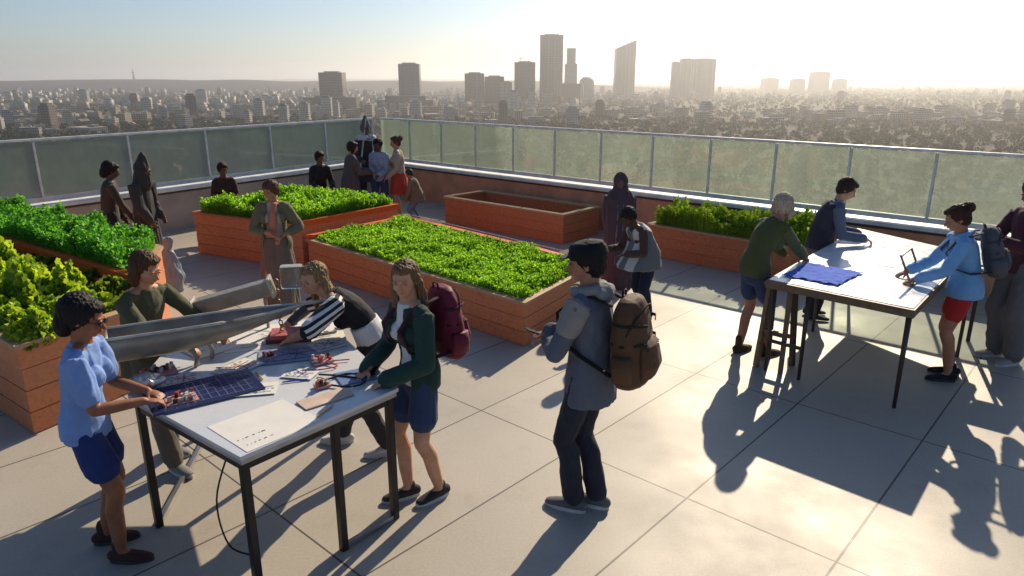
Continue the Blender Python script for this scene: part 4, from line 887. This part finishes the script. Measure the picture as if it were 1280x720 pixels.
# slanted duct box rising behind, with clear block and chain
du=empty('metal_duct',(-1.98,4.82,TZ-.02),R(12),'slanted grey metal duct rising behind the trough','duct')
bm=bmesh.new(); bar(bm,(-.30,0,.20),(.26,-.02,.34),.13,.11); o=bobj('duct_body',bm,M_tin,du,bevel=.012)
for q in(-.28,.25):
    bm=bmesh.new(); z=.20+(q+.30)*.25; bx(bm,(q,-.01,z),(.02,.155,.145),Matrix.Rotation(-.25,3,'Y')); bobj('end_flange',bm,M_tin2,du,bevel=.004)
for q in(-.15,.2):
    bm=bmesh.new(); bx(bm,(q,0,.09+.05*(q>0)),(.02,.02,.16+.10*(q>0))); bobj('prop',bm,M_tin,du)
N=NT('clear_plastic'); N.b.inputs['Base Color'].default_value=(.75,.8,.74,1); N.b.inputs['Roughness'].default_value=.12; N.b.inputs['Transmission Weight'].default_value=.85; N.b.inputs['IOR'].default_value=1.3
bm=bmesh.new(); bx(bm,(0,0,.0),(.16,.10,.17)); o=bobj('clear_box',bm,N.m,None,(-1.60,4.93,TZ+.37),.2,bevel=.02); tag(o,'clear plastic box at the raised end of the metal duct','plastic box')
bm=bmesh.new(); bx(bm,(0,0,.142),(.02,.02,.283)); 
o=bobj('box_stand',bm,M_tin,None,(-1.60,4.93,TZ),0); tag(o,'thin metal post holding up the clear plastic box','post')
ch=[]; bm=bmesh.new()
for i in range(11):
    z=.40-.036*i; a=Matrix.Rotation(PI/2*(i%2),3,'Z')
    for k in range(8):
        p0=a@V((math.cos(k*PI/4)*.012,0,math.sin(k*PI/4)*.024)); p1=a@V((math.cos((k+1)*PI/4)*.012,0,math.sin((k+1)*PI/4)*.024)); bar(bm,p0+V((0,0,z)),p1+V((0,0,z)),.006,.006)
o=bobj('hanging_chain',bm,mat('brown_metal',(.20,.12,.08),.5,.5),None,(-1.60,4.60,TZ+.02)); tag(o,'brown metal chain hanging from the end of the duct onto the paper','chain')
for i,(x,y,a) in enumerate(((-1.32,4.72,.5),(-1.22,4.83,.2))):
    bm=bmesh.new(); bar(bm,(-.07,0,0),(.07,0,0),.012,.010); bx(bm,(0,.02,0),(.03,.02,.012)); o=bobj('hand_tool',bm,M_tin,None,(x,y,Z0+.01),a); tag(o,['small dark hand tool on the paper behind the books','small dark clamp next to the hand tool on the paper'][i],'tool')
# clear bag of parts in the girl's hands
bm=bmesh.new(); ell(bm,(0,0,0),(.10,.07,.035)); o=mobj('parcel',fuse(bm,.008,1,.02,22),mat('crinkled_foil',(.48,.46,.44),.3,.6,bump=.2),None,(-2.13,3.78,TZ+.06)); tag(o,'crinkled silver parcel under the hands of the girl in the blue blouse','parcel')
M_pen=mat('pen_plastic',(.04,.10,.40),.35,bump=0); M_pend=mat('pencil_wood',(.55,.36,.08),.5,bump=0)
for x,y,a,m,lb in((-1.30,3.90,.3,M_pen,'blue pen lying in front of the wired board'),(-1.02,3.50,1.2,M_pend,'yellow pencil beside the pink card'),(-1.55,3.98,2.2,M_pend,'yellow pencil beside the navy panel'),(-1.78,4.10,.1,M_red,'red marker near the trough support')):
    bm=bmesh.new(); chain(bm,[(-.075,0,0),(.06,0,0),(.075,0,0)],[.005,.005,.0015],8); o=bobj('pen',bm,m,None,(x,y,Z0+.007),a,smooth=True); tag(o,lb,'pen')
for x,y,w_,h_,a,lb in((-1.50,3.78,.24,.17,.2,'small tilted paper slip right of the navy panel'),(-1.72,4.10,.26,.18,1.1,'creased note sheet between the trough and the navy panel'),(-1.30,4.00,.20,.14,-.2,'small note sheet below the wired board'),(-1.25,4.50,.24,.18,.7,'printed sheet under the arm of the leaning woman'),(-2.0,3.92,.22,.15,.5,'note sheet behind the pink circuit board')):
    b=pq(x,y,w_,h_,a); sheet('note_sheet',b,Z0+.0045+random.random()*.004,.0015,[M_paper,random.choice([M_ink,M_ink2,M_red])],lb,'paper',None,marks(44,1,b,(.004,.022)))
gadget(-1.12,3.82,14,'small pink board between the black cable and the pink card',.06)
gadget(-1.58,4.26,12,'little board of red parts at the corner of the lilac sheet',.05)
# ------- right table
Q=[V(a) for a in((2.30,6.13),(3.17,5.26),(4.78,7.15),(4.22,8.45))]; c=sum(Q,V((0,0)))/4; TZ2=.90
M_wedge=wood('brown_table_edge',(.20,.12,.065)); M_wleg=mat('dark_brown_leg',(.05,.034,.025),.5)
t2=empty('display_table',(c.x,c.y,0),0,'long white glossy table with a brown wooden edge on the right side of the deck','table')
bm=bmesh.new(); prism(bm,[(q-c)*.975 for q in Q],TZ2-.02,TZ2+.003); bobj('tabletop',bm,M_gtop,t2)
bm=bmesh.new(); o4=[(q-c) for q in Q]; i4=[(q-c)*.95 for q in Q]
for i in range(4): j=(i+1)%4; prism(bm,[o4[i],o4[j],i4[j],i4[i]],TZ2-.07,TZ2-.002)
bobj('wooden_edge',bm,M_wedge,t2,bevel=.003)
ie=[q*.92 for q in o4]
for q in [ie[0],ie[1],ie[2],ie[3],ie[0].lerp(ie[3],.5),(ie[0].lerp(ie[1],.28))]:
    bm=bmesh.new(); chain(bm,[(q.x,q.y,0),(q.x,q.y,TZ2-.06)],[.016,.024],8,cap=False); bobj('leg',bm,M_wleg,t2,smooth=True)
bm=bmesh.new(); bar(bm,(ie[0].x,ie[0].y,.30),(ie[0].lerp(ie[1],.28).x,ie[0].lerp(ie[1],.28).y,.30),.02,.03); bobj('stretcher',bm,M_wleg,t2)
# low bench/flap at the right end: slanted white board on its own leg
fl=empty('slanted_board',(4.62,6.74,0),R(49),'slanted white board with a brown edge at the right end of the far table','board')
bm=bmesh.new(); rt=Matrix.Rotation(R(-10),3,'Y'); bx(bm,(0,0,.98),(.72,.34,.02),rt); bobj('white_panel',bm,M_gtop,fl)
bm=bmesh.new(); bx(bm,(0,0,.958),(.75,.37,.022),rt); bobj('backing_frame',bm,M_wedge,fl,bevel=.003)
bm=bmesh.new(); bx(bm,(.28,0,.48),(.035,.035,.96)); bobj('leg',bm,M_wleg,fl); bm=bmesh.new(); bx(bm,(-.3,0,.445),(.03,.03,.89)); bobj('leg',bm,M_wleg,fl)
b=pq(2.95,6.28,.62,.42,.9); 
bm=bmesh.new(); c3=V((2.88,6.30)); n_=26
vs=[[bm.verts.new(((i/n_-.5)*.62*(1+.3*noise.noise(V((j*.16,0,1)))),(j/n_-.5)*.5*(1+.35*noise.noise(V((i*.15,2,1)))),.012+.012*noise.noise(V((i*.35,j*.35,0)))+.008*noise.noise(V((i*.9,j*.9,5))))) for j in range(n_+1)] for i in range(n_+1)]
for i in range(n_):
    for j in range(n_): bm.faces.new((vs[i][j],vs[i+1][j],vs[i+1][j+1],vs[i][j+1]))
o=bobj('painted_blue_reflection',bm,cloth('royal_blue',(.05,.14,.66),.9),None,(c3.x,c3.y,TZ2+.006),.8,smooth=True); tag(o,'royal blue sheet painting a tabletop reflection under the hands of the olive jumper person','painted reflection')  # blue-coloured sheet standing in for the glossy blue reflection of the tabletop
b=pq(3.72,6.85,.5,.36,.86); sheet('plan_sheet',b,TZ2+.005,.002,[mat('pale_blue_sheet',(.55,.62,.74),.3,bump=0),M_ink2],'pale blue sheet lying on the middle of the far table','paper')
st=empty('pane_stand',(3.62,6.02,TZ2+.004),R(50),'thin brown open stand at the right end of the far table','frame')
bm=bmesh.new(); bar(bm,(-.18,.02,0),(-.18,.14,.26),.02,.014); bar(bm,(.22,.02,0),(.22,.14,.26),.02,.014); bar(bm,(-.18,.14,.26),(.22,.14,.26),.02,.014); bar(bm,(-.18,.02,.008),(.22,.02,.008),.02,.014); bobj('frame_bars',bm,M_wedge,st)
tr_=empty('wooden_trestle',(2.52,6.28,0),R(-44),'low brown wooden trestle under the left end of the far table','trestle')
for x in(-.12,.12):
    for e in(-1,1):
        bm=bmesh.new(); bar(bm,(x,e*.13,.002),(x*.8,e*.05,.80),.045,.045); bobj('leg',bm,M_wleg if e>0 else M_wedge,tr_,bevel=.004)
bm=bmesh.new(); bx(bm,(0,0,.815),(.30,.16,.035)); bobj('top_board',bm,M_wedge,tr_,bevel=.004)
for z_ in(.30,.36):
    bm=bmesh.new(); bx(bm,(0,.095*(1 if z_<.33 else -1),z_),(.26,.03,.045)); bobj('crossbar',bm,M_wedge,tr_)
# stool-like stand under the olive jumper person
# slatted orange netting line along the back rim of the centre planter
cable('guide_wire',[(-1.60,11.1,.56),(-.3,9.75,.545),(.98,8.3,.56)],.006,mat('pale_wire',(.5,.42,.38),.5),'pale wire stretched along the orange back rim of the centre planter','wire')

# ------------------------------------------------------------------ the city below
GZ=-80.
def groundmat():
    N=NT('city_ground'); v=N.co(); 
    a=N.noise(.0022,v,6,.6); c=N.ramp(a,[(.3,(.030,.036,.018)),(.5,(.060,.052,.032)),(.7,(.10,.082,.058))])
    vo=N.new('ShaderNodeTexVoronoi'); vo.inputs['Scale'].default_value=.035; N.l(v,vo.inputs['Vector'])
    c=N.mix(.55,c,N.ramp(vo.outputs['Color'],[(.0,(.020,.026,.012)),(.55,(.07,.062,.04)),(.8,(.10,.09,.07)),(.93,(.34,.30,.25))]))
    v2=N.new('ShaderNodeTexVoronoi'); v2.feature='DISTANCE_TO_EDGE'; v2.inputs['Scale'].default_value=.0075; N.l(v,v2.inputs['Vector'])
    c=N.mix(N.ramp(v2.outputs['Distance'],[(.03,(.8,)*3),(.05,(0,0,0))]),c,(.11,.105,.10))
    N.l(c,N.b.inputs['Base Color']); N.b.inputs['Roughness'].default_value=.95; N.b.inputs['Specular IOR Level'].default_value=.1; return N.m
bm=bmesh.new(); vs=[bm.verts.new((x,y,GZ)) for x,y in((-26000,-1500),(26000,-1500),(26000,26000),(-26000,26000))]; bm.faces.new(vs)
tag(bobj('ground',bm,groundmat()),kind='structure')
M_hill=mat('hill_scrub',(.050,.036,.042),.95,var=.4,scale=.004,bump=0,spec=.1)
def hills(y0,x0,x1,hmax,seed,name='hills',dep=2500):
    nx,ny=160,14; vs=[]; 
    for j in range(ny+1):
        for i in range(nx+1):
            u=i/nx; t=j/ny; x=x0+(x1-x0)*u; h=hmax*(.78+.22*noise.noise(V((x*.00035,seed,0)))+.10*noise.noise(V((x*.0015,seed+4,0))))
            e=min(1,u*6,(1-u)*6); vs.append((x,y0+dep*t,GZ-1+max(0,h*e*math.sin(t*PI)**.7*(.9+.25*noise.noise(V((x*.002,t*3,seed)))))))
    fa=[(j*(nx+1)+i,j*(nx+1)+i+1,(j+1)*(nx+1)+i+1,(j+1)*(nx+1)+i) for j in range(ny) for i in range(nx)]
    me=np_mesh(name,np.array(vs,dtype=float),np.array(fa),[M_hill],smooth=True); tag(mobj(name,me,M_hill),kind='structure')
hills(4300,-7500,1500,98,3,dep=1500); hills(13500,-9000,17000,105,9,dep=3500)
# buildings
def facade(name,wall,glass,fw=3.0,fh=3.4,wf=.5,hf=.55,rough=.7,lit=0):
    N=NT(name); tc=N.new('ShaderNodeTexCoord'); sp=N.new('ShaderNodeSeparateXYZ'); N.l(tc.outputs['Object'],sp.inputs[0])
    g=N.new('ShaderNodeNewGeometry'); nz=N.new('ShaderNodeSeparateXYZ'); N.l(g.outputs['Normal'],nz.inputs[0])
    u=N.math('ADD',sp.outputs[0],sp.outputs[1]); a=N.math('LESS_THAN',N.math('FRACT',N.math('DIVIDE',u,fw)),wf); b=N.math('LESS_THAN',N.math('FRACT',N.math('DIVIDE',sp.outputs[2],fh)),hf)
    side=N.math('LESS_THAN',N.math('ABSOLUTE',nz.outputs[2]),.5); k=N.math('MULTIPLY',N.math('MULTIPLY',a,b),side)
    oi=N.new('ShaderNodeObjectInfo'); f=N.noise(.05,N.co(),4); w_=N.mix(.35,wall,N.ramp(f,[(.3,sc(wall,.6)),(.7,sc(wall,1.3))]))
    N.l(N.mix(k,w_,glass),N.b.inputs['Base Color']); N.l(N.math('SUBTRACT',rough,N.math('MULTIPLY',k,.45)),N.b.inputs['Roughness']); return N.m
FM=[facade('white_flats',(.42,.38,.32),(.06,.06,.07)),facade('cream_flats',(.36,.29,.20),(.06,.055,.05),3.6),facade('grey_flats',(.28,.26,.24),(.05,.05,.06)),facade('brown_flats',(.20,.14,.10),(.04,.04,.045),4),facade('pale_offices',(.30,.28,.25),(.07,.08,.09),2.5,3.4,.8,.5)]
M_roofp=mat('pale_roof',(.30,.27,.23),.9,scale=.3,bump=0); M_roofr=mat('tile_roof',(.24,.11,.07),.9,scale=.5,bump=0); M_roofg=mat('grey_roof',(.16,.15,.14),.9,scale=.3,bump=0)
ROOFS=[M_roofp,M_roofr,M_roofg]
def house_mesh(kind,w,d,h,wm,rm):
    bm=bmesh.new()
    if kind=='flat':
        bx(bm,(0,0,h/2),(w,d,h)); bx(bm,(0,0,h+.25),(w+.4,d+.4,.5),mi=1); bx(bm,(w*.2,d*.1,h+1.6),(w*.25,d*.3,2.6))
    elif kind=='gable':
        bx(bm,(0,0,h/2),(w,d,h)); a=w/2+.5; z=h; r=w*.28
        v=[bm.verts.new(p) for p in((-a,-d/2-.4,z),(a,-d/2-.4,z),(0,-d/2-.4,z+r),(-a,d/2+.4,z),(a,d/2+.4,z),(0,d/2+.4,z+r))]
        for f in((0,1,2),(3,5,4),(0,2,5,3),(2,1,4,5),(0,3,4,1)): bm.faces.new([v[i] for i in f]).material_index=1
        bx(bm,(w*.2,d*.2,h+r),(1,1,2.2))
    elif kind=='ell':
        bx(bm,(0,0,h/2),(w,d*.45,h)); bx(bm,(-w*.3,d*.4,h*.38),(w*.38,d*.6,h*.76)); bx(bm,(0,0,h+.2),(w+.4,d*.45+.4,.4),mi=1); bx(bm,(-w*.3,d*.42,h*.76+.2),(w*.4,d*.6,.38),mi=1)
    else:
        bx(bm,(0,0,h/2),(w,d,h)); bx(bm,(0,0,h+1.5),(w*.7,d*.7,3)); bx(bm,(0,0,h+3.2),(w*.72,d*.72,.4),mi=1); bx(bm,(0,0,h+.15),(w+.3,d+.3,.3),mi=1)
    bmesh.ops.recalc_face_normals(bm,faces=bm.faces); me=bpy.data.meshes.new('building'); bm.to_mesh(me); bm.free(); me.materials.append(wm); me.materials.append(rm); return me
spec=[('flat',18,14,14,0,0,'white flat roofed block'),('flat',24,13,20,1,0,'cream flat roofed block'),('gable',11,16,6,0,1,'white house with a red tiled roof'),('ell',26,24,12,2,2,'grey angled block'),('step',17,15,26,0,0,'white stepped block'),('gable',12,18,7,1,2,'cream house with a grey pitched roof'),('flat',34,20,9,4,0,'wide low pale office block'),('step',15,15,32,3,2,'brown stepped block'),('gable',10,14,5,2,1,'grey cottage with a red roof'),('flat',40,26,7,2,0,'large low grey warehouse')]
HM=[(house_mesh(k,w,d,h,FM[f],ROOFS[r]),l,w) for k,w,d,h,f,r,l in spec]
def wedge(n,y0,y1,pw=1.0,half=.80):
    out=[]
    for _ in range(n):
        t=random.random()**pw; y=y0+(y1-y0)*t; out.append((random.uniform(-half,half)*y*1.0,y))
    return out
taken={}
def free(x,y,r):
    k=(int(x//r),int(y//r))
    for a in(-1,0,1):
        for b in(-1,0,1):
            for p in taken.get((k[0]+a,k[1]+b),()):
                if (p[0]-x)**2+(p[1]-y)**2<r*r: return False
    taken.setdefault(k,[]).append((x,y)); return True
ind=0; stuffV=[];stuffF=[];stuffM=[]; nv=0
allp=sorted(wedge(6500,430,5200,.62),key=lambda p:p[1])
for (x,y) in allp:
    if not free(x,y,24): continue
    dens=noise.noise(V((x*.0016,y*.0016,7)))+( .55 if (-1300<x<500 and 1500<y<4200) else 0)+(.25 if x<0 and y>900 else 0)
    if dens<.20+random.uniform(-.3,.3): continue
    i=random.choices(range(10),[4,3,4,2,2,4,1.2,.6,3,1])[0]
    if -900<x<100 and 1100<y<2600 and random.random()<.5: i=random.choice([0,1,4,0,1])
    if y<1100: i=random.choice([2,3,5,8,2,5,8,0])
    me,l,w_=HM[i]; rz=random.choice([0,.3,.6,1.57,-.4])+random.uniform(-.1,.1); s_=random.uniform(.75,1.25)
    if ind<300 and y>560:
        o=mobj('city_building',me,[],None,(x,y,GZ),rz); o.scale=(s_,s_,s_*random.uniform(.8,1.25)); tag(o,l+' among the trees of the city below the deck','building',l+'s of the city'); ind+=1
    else:
        if y<=560 or (y>4250 and x<1400): continue
        n=len(me.vertices); co=np.empty(n*3); me.vertices.foreach_get('co',co); co=co.reshape(-1,3)*s_
        ca,sa=math.cos(rz),math.sin(rz); q=np.stack([co[:,0]*ca-co[:,1]*sa+x,co[:,0]*sa+co[:,1]*ca+y,co[:,2]+GZ],1); stuffV.append(q)
        k,_,_,_,fm,rm,_=spec[i]
        for pl in me.polygons:
            vv=list(pl.vertices); mi=fm if pl.material_index==0 else 5+rm
            if len(vv)==3: vv.append(vv[2]); 
            stuffF.append([a+nv for a in vv]); stuffM.append(mi)
        nv+=n
F4=[f for f in stuffF if f[2]!=f[3]]; M4=[m for f,m in zip(stuffF,stuffM) if f[2]!=f[3]]
me=np_mesh('city_buildings',np.concatenate(stuffV),np.array(F4),FM+ROOFS,np.array(M4)); o=mobj('distant_city',me,[]); tag(o,'dense sprawl of small pale city buildings reaching to the hills','city buildings',None,'stuff')
# far low sprawl as small boxes
P=np.array([q for q in wedge(9000,5000,9400,.9) if not(q[1]<5900 and q[0]<1400)]); n=len(P); sx=rng.uniform(8,30,n); sy=rng.uniform(8,20,n); sz=rng.uniform(4,16,n)
cx=np.array([[-1,-1],[1,-1],[1,1],[-1,1]])*.5
vv=np.zeros((n,8,3)); vv[:,:4,:2]=P[:,None,:]+cx[None]*np.stack([sx,sy],1)[:,None,:]; vv[:,4:,:2]=vv[:,:4,:2]; vv[:,:4,2]=GZ; vv[:,4:,2]=GZ+sz[:,None]
fb=np.array([[4,5,6,7],[0,1,5,4],[1,2,6,5],[2,3,7,6],[3,0,4,7]]); fa=(np.arange(n)[:,None,None]*8+fb[None]).reshape(-1,4); mi=np.repeat(rng.choice(5,n,p=[.35,.3,.2,.1,.05]),5)
o=mobj('far_suburbs',np_mesh('far_suburbs',vv.reshape(-1,3),fa,FM,mi),[]); tag(o,'faint far suburbs in front of the hills','suburbs',None,'stuff')
# trees of the city: leafy clumps
def treemat():
    N=NT('city_foliage'); g=N.new('ShaderNodeNewGeometry'); N.l(N.ramp(g.outputs['Random Per Island'],[(0,(.018,.032,.010)),(.6,(.045,.058,.020)),(1,(.085,.082,.035))]),N.b.inputs['Base Color']); N.b.inputs['Roughness'].default_value=.9; N.b.inputs['Specular IOR Level'].default_value=.1; return N.m
MT=treemat()
def tree_cloud(pts,name,label,leaves,ls):
    n=len(pts); pts=np.array(pts); H_=rng.uniform(6,13,n); Rr=rng.uniform(3,6.5,n)
    k=leaves; a=rng.random((n,k))*2*PI; zz=rng.uniform(-1,1,(n,k)); rr=np.sqrt(1-zz*zz); rad=rng.uniform(.55,1.05,(n,k))
    cx_=pts[:,0][:,None]+Rr[:,None]*rad*rr*np.cos(a); cy=pts[:,1][:,None]+Rr[:,None]*rad*rr*np.sin(a); cz=GZ+H_[:,None]*.62+Rr[:,None]*.75*rad*zz
    c_=np.stack([cx_,cy,cz],-1).reshape(-1,3); m=len(c_)
    u=rng.normal(size=(m,3)); u/=np.linalg.norm(u,axis=1)[:,None]; v=np.cross(u,rng.normal(size=(m,3))); v/=np.linalg.norm(v,axis=1)[:,None]
    s_=(rng.uniform(.6,1.3,m)*ls)[:,None]; q=np.stack([c_-u*s_,c_-v*s_*.7,c_+u*s_,c_+v*s_*.7],1).reshape(-1,3)
    # trunks
    t=np.stack([pts[:,0],pts[:,1]],1); tv=np.zeros((n,4,3)); tv[:,0,:2]=t-[.35,0]; tv[:,1,:2]=t+[.35,0]; tv[:,2,:2]=t+[.2,.2]; tv[:,3,:2]=t-[.2,-.2]; tv[:,:2,2]=GZ; tv[:,2:,2]=(GZ+H_*.6)[:,None]
    V_=np.concatenate([q,tv.reshape(-1,3)]); F_=np.arange(len(V_)).reshape(-1,4)
    tag(mobj(name,np_mesh(name,V_,F_,[MT]),[]),label,'trees',None,'stuff')
tree_cloud([p for p in wedge(5200,330,1500,.75,.85)],'near_trees','mass of dark green trees seen through the glass railing',42,1.5)
tree_cloud([p for p in wedge(13000,1500,5200,.7) if not(p[1]>4250 and p[0]<1400)],'city_trees','brown green trees filling the gaps between city buildings',12,2.7)
# skyline towers, built where they stand about two kilometres away
def px(u,Y): return (u-640)/F*Y*1.0*(math.cos(PITCH)+0)/1.0
def tower(u0,u1,vt,Y,label,wall,glass,fw=4,fh=4,shape='box',depth=None,vb=None,**kw):
    """pixel extents only fix the real width, height and bearing"""
    c,s=math.cos(PITCH),math.sin(PITCH)
    def wx(u,v): y=-(v-360)/F; return (u-640)/F*Y/(c+s*y)
    y=-(vt-360)/F; top=CH+(-s+c*y)*Y/(c+s*y); x0,x1=wx(u0,110),wx(u1,110); w=x1-x0; h=top-GZ; d=depth or max(w*.8,14)
    root=empty('tower_block',((x0+x1)/2,Y+d/2,GZ),0,label,'tower'); m=facade('tower_facade',wall,glass,fw,fh,.62,.6,.6); mr=mat('tower_roof',(.18,.17,.16),.8,scale=.2,bump=0)
    bm=bmesh.new()
    if shape=='box': bx(bm,(0,0,h/2),(w,d,h))
    elif shape=='chamfer': a,b=w/2,d/2; prism(bm,[(-a,-b*.6),(-a*.6,-b),(a*.6,-b),(a,-b*.6),(a,b),(-a,b)],0,h)
    elif shape=='slant':
        a,b=w/2,d/2; v=[bm.verts.new(p) for p in((-a,-b,0),(a,-b,0),(a,b,0),(-a,b,0),(-a,-b,h*.86),(a,-b,h),(a,b,h),(-a,b,h*.86))]
        for f in((3,2,1,0),(4,5,6,7),(0,1,5,4),(1,2,6,5),(2,3,7,6),(3,0,4,7)): bm.faces.new([v[i] for i in f])
    elif shape=='round': ring_loft(bm,[(V((0,0,z_)),V((1,0,0)),V((0,1,0)),w/2*(k_),d/2*k_) for z_,k_ in((0,1),(h*.6,1.0),(h*.85,.9),(h*.97,.6),(h,.3))],16,False)
    elif shape=='step': bx(bm,(0,0,h*.36),(w,d,h*.72)); bx(bm,(0,0,h*.86),(w*.72,d*.72,h*.28-.1))
    bobj('shaft',bm,m,root)
    if shape in('box','chamfer'):
        bm=bmesh.new(); bx(bm,(0,0,h+2),(w*.6,d*.6,4)); bobj('plant_room',bm,mr,root); bm=bmesh.new(); bx(bm,(0,0,h+.3),(w+.8,d+.8,1.2)) if shape=='box' else bx(bm,(0,0,h+.3),(w*.9,d*.9,1.2)); bobj('parapet',bm,mr,root)
    if Y<4000:
        bm=bmesh.new(); bx(bm,(0,-2,5),(w*1.25,d*1.2,10)); bobj('podium',bm,m,root)
    if kw.get('fins'):
        bm=bmesh.new()
        for i in range(kw['fins']): bx(bm,(-w/2+w*(i+.5)/kw['fins'],-d/2-.6,h*.5),(1.0,1.4,h*.98))
        bobj('facade_fins',bm,mat('fin',sc(wall,1.3),.6,scale=.2,bump=0),root)
    if kw.get('mast'):
        bm=bmesh.new(); bx(bm,(-w*.2,0,h+8),(1.4,1.4,16)); bar(bm,(-w*.2-8,0,h+11),(-w*.2+14,0,h+13),1.2,1.2); bar(bm,(-w*.2,0,h+16),(-w*.2+14,0,h+13),.5,.5); bobj('rooftop_crane',bm,mr,root)
    return root
DB=(.10,.085,.08); DG=(.04,.04,.045)
tower(399,428,91,1900,'squat brown tower with a lit right face at the left of the skyline',(.22,.135,.09),DG)
tower(378,444,122,1880,'wide low dark block below the squat brown tower',(.10,.08,.07),DG,depth=40)
tower(498,524,80,2000,'dark rounded shoulder tower left of the skyline centre',DB,DG,shape='chamfer')
tower(470,541,120,1950,'broad dark low block at the foot of the rounded shoulder tower',DB,DG,shape='step',depth=60)
tower(581,605,92,2100,'short dark tower with pale vertical strips',(.13,.12,.115),DG,fins=4)
tower(606,630,96,2150,'plain dark slab right of the strip fronted tower',DB,DG)
tower(625,640,103,2130,'small pale fronted slab beside the plain dark slab',(.30,.27,.23),DG)
tower(643,669,78,2200,'mid height dark tower with a crane on its roof',DB,DG,mast=1)
tower(675,703,44,2250,'tallest dark tower of the skyline',(.11,.095,.09),DG,fh=5,fins=7,depth=50)
tower(706,721,60,2500,'slender tower with a pale glass top next to the tallest tower',(.32,.31,.30),(.2,.22,.24),shape='step')
tower(700,726,105,2300,'low grey block in front of the slender tower',DB,DG)
tower(724,744,96,2600,'short pale curved building right of the tallest tower',(.48,.45,.40),DG,shape='round')
tower(769,793,50,2900,'tall slanted roof tower standing alone right of centre',(.17,.15,.14),DG,shape='slant',fins=5)
tower(839,849,78,3000,'thin left tower of the right hand cluster',(.20,.18,.165),DG)
tower(850,865,74,3050,'left centre tower of the right hand cluster',(.20,.18,.165),DG,fins=3)
tower(866,893,74,3100,'wide right tower of the right hand cluster',(.22,.19,.17),DG,fins=4)
tower(1016,1036,90,4300,'hazy tower with a boxy top in the far right group',(.2,.18,.16),DG)
tower(991,1006,99,4400,'faint low tower at the left of the far right group',(.2,.18,.16),DG)
tower(1044,1058,99,4400,'faint low tower at the right of the far right group',(.2,.18,.16),DG)
tower(955,973,98,4700,'faint lone tower left of the far right group',(.2,.18,.16),DG)
for i,(u,vt,Y) in enumerate(((315,125,1500),(345,132,1300),(372,130,1350),(301,140,1250),(399,122,1500),(414,128,1450),(636,115,1700),(660,112,1750),(512,128,1500),(596,128,1600),(678,116,1800),(96,113,2300),(243,113,2300))):
    lb=['pale cream block left of the squat brown tower','low cream block beside the pale cream block','cream block under the ridge line','small cream block close above the glass rail','white slab in front of the squat brown tower','pale slab just right of the white slab','thin pale slab right of centre','thin pale slab below the crane tower','white cube at the foot of the rounded shoulder tower','pale cube below the strip fronted tower','thin pale slab below the tallest tower','white block alone far out on the left','white block second from far left'][i]
    tower(u,u+random.choice([7,9,11,13]),vt,Y,lb,(.56,.50,.40),(.08,.08,.08),3,3.4,depth=14)
# mast on the ridge
r=empty('radio_mast',(-3270,6350,GZ+74),0,'lattice radio mast on the ridge at left','mast'); bm=bmesh.new()
chain(bm,[(0,0,0),(0,0,45),(0,0,90)],[10,6,2],6,cap=False); bobj('mast_body',bm,mat('mast',(.1,.09,.09),.8,bump=0),r); bm=bmesh.new(); bx(bm,(0,0,58),(20,20,5)); bobj('platform',bm,mat('mast',(.1,.09,.09),.8,bump=0),r)
# haze
bm=bmesh.new(); bx(bm,(0,12000,(GZ-2+220)/2),(56000,30000,220-GZ+2)); N=NT('haze'); N.n.remove(N.b)
pv=N.new('ShaderNodeVolumePrincipled'); pv.inputs['Color'].default_value=(.97,.95,.94,1); pv.inputs['Density'].default_value=HAZE; pv.inputs['Anisotropy'].default_value=.68
N.l(pv.outputs[0],N.out.inputs['Volume']); o=bobj('haze',bm,N.m); tag(o,kind='stuff'); tag(o,'warm haze lying over the city','haze')
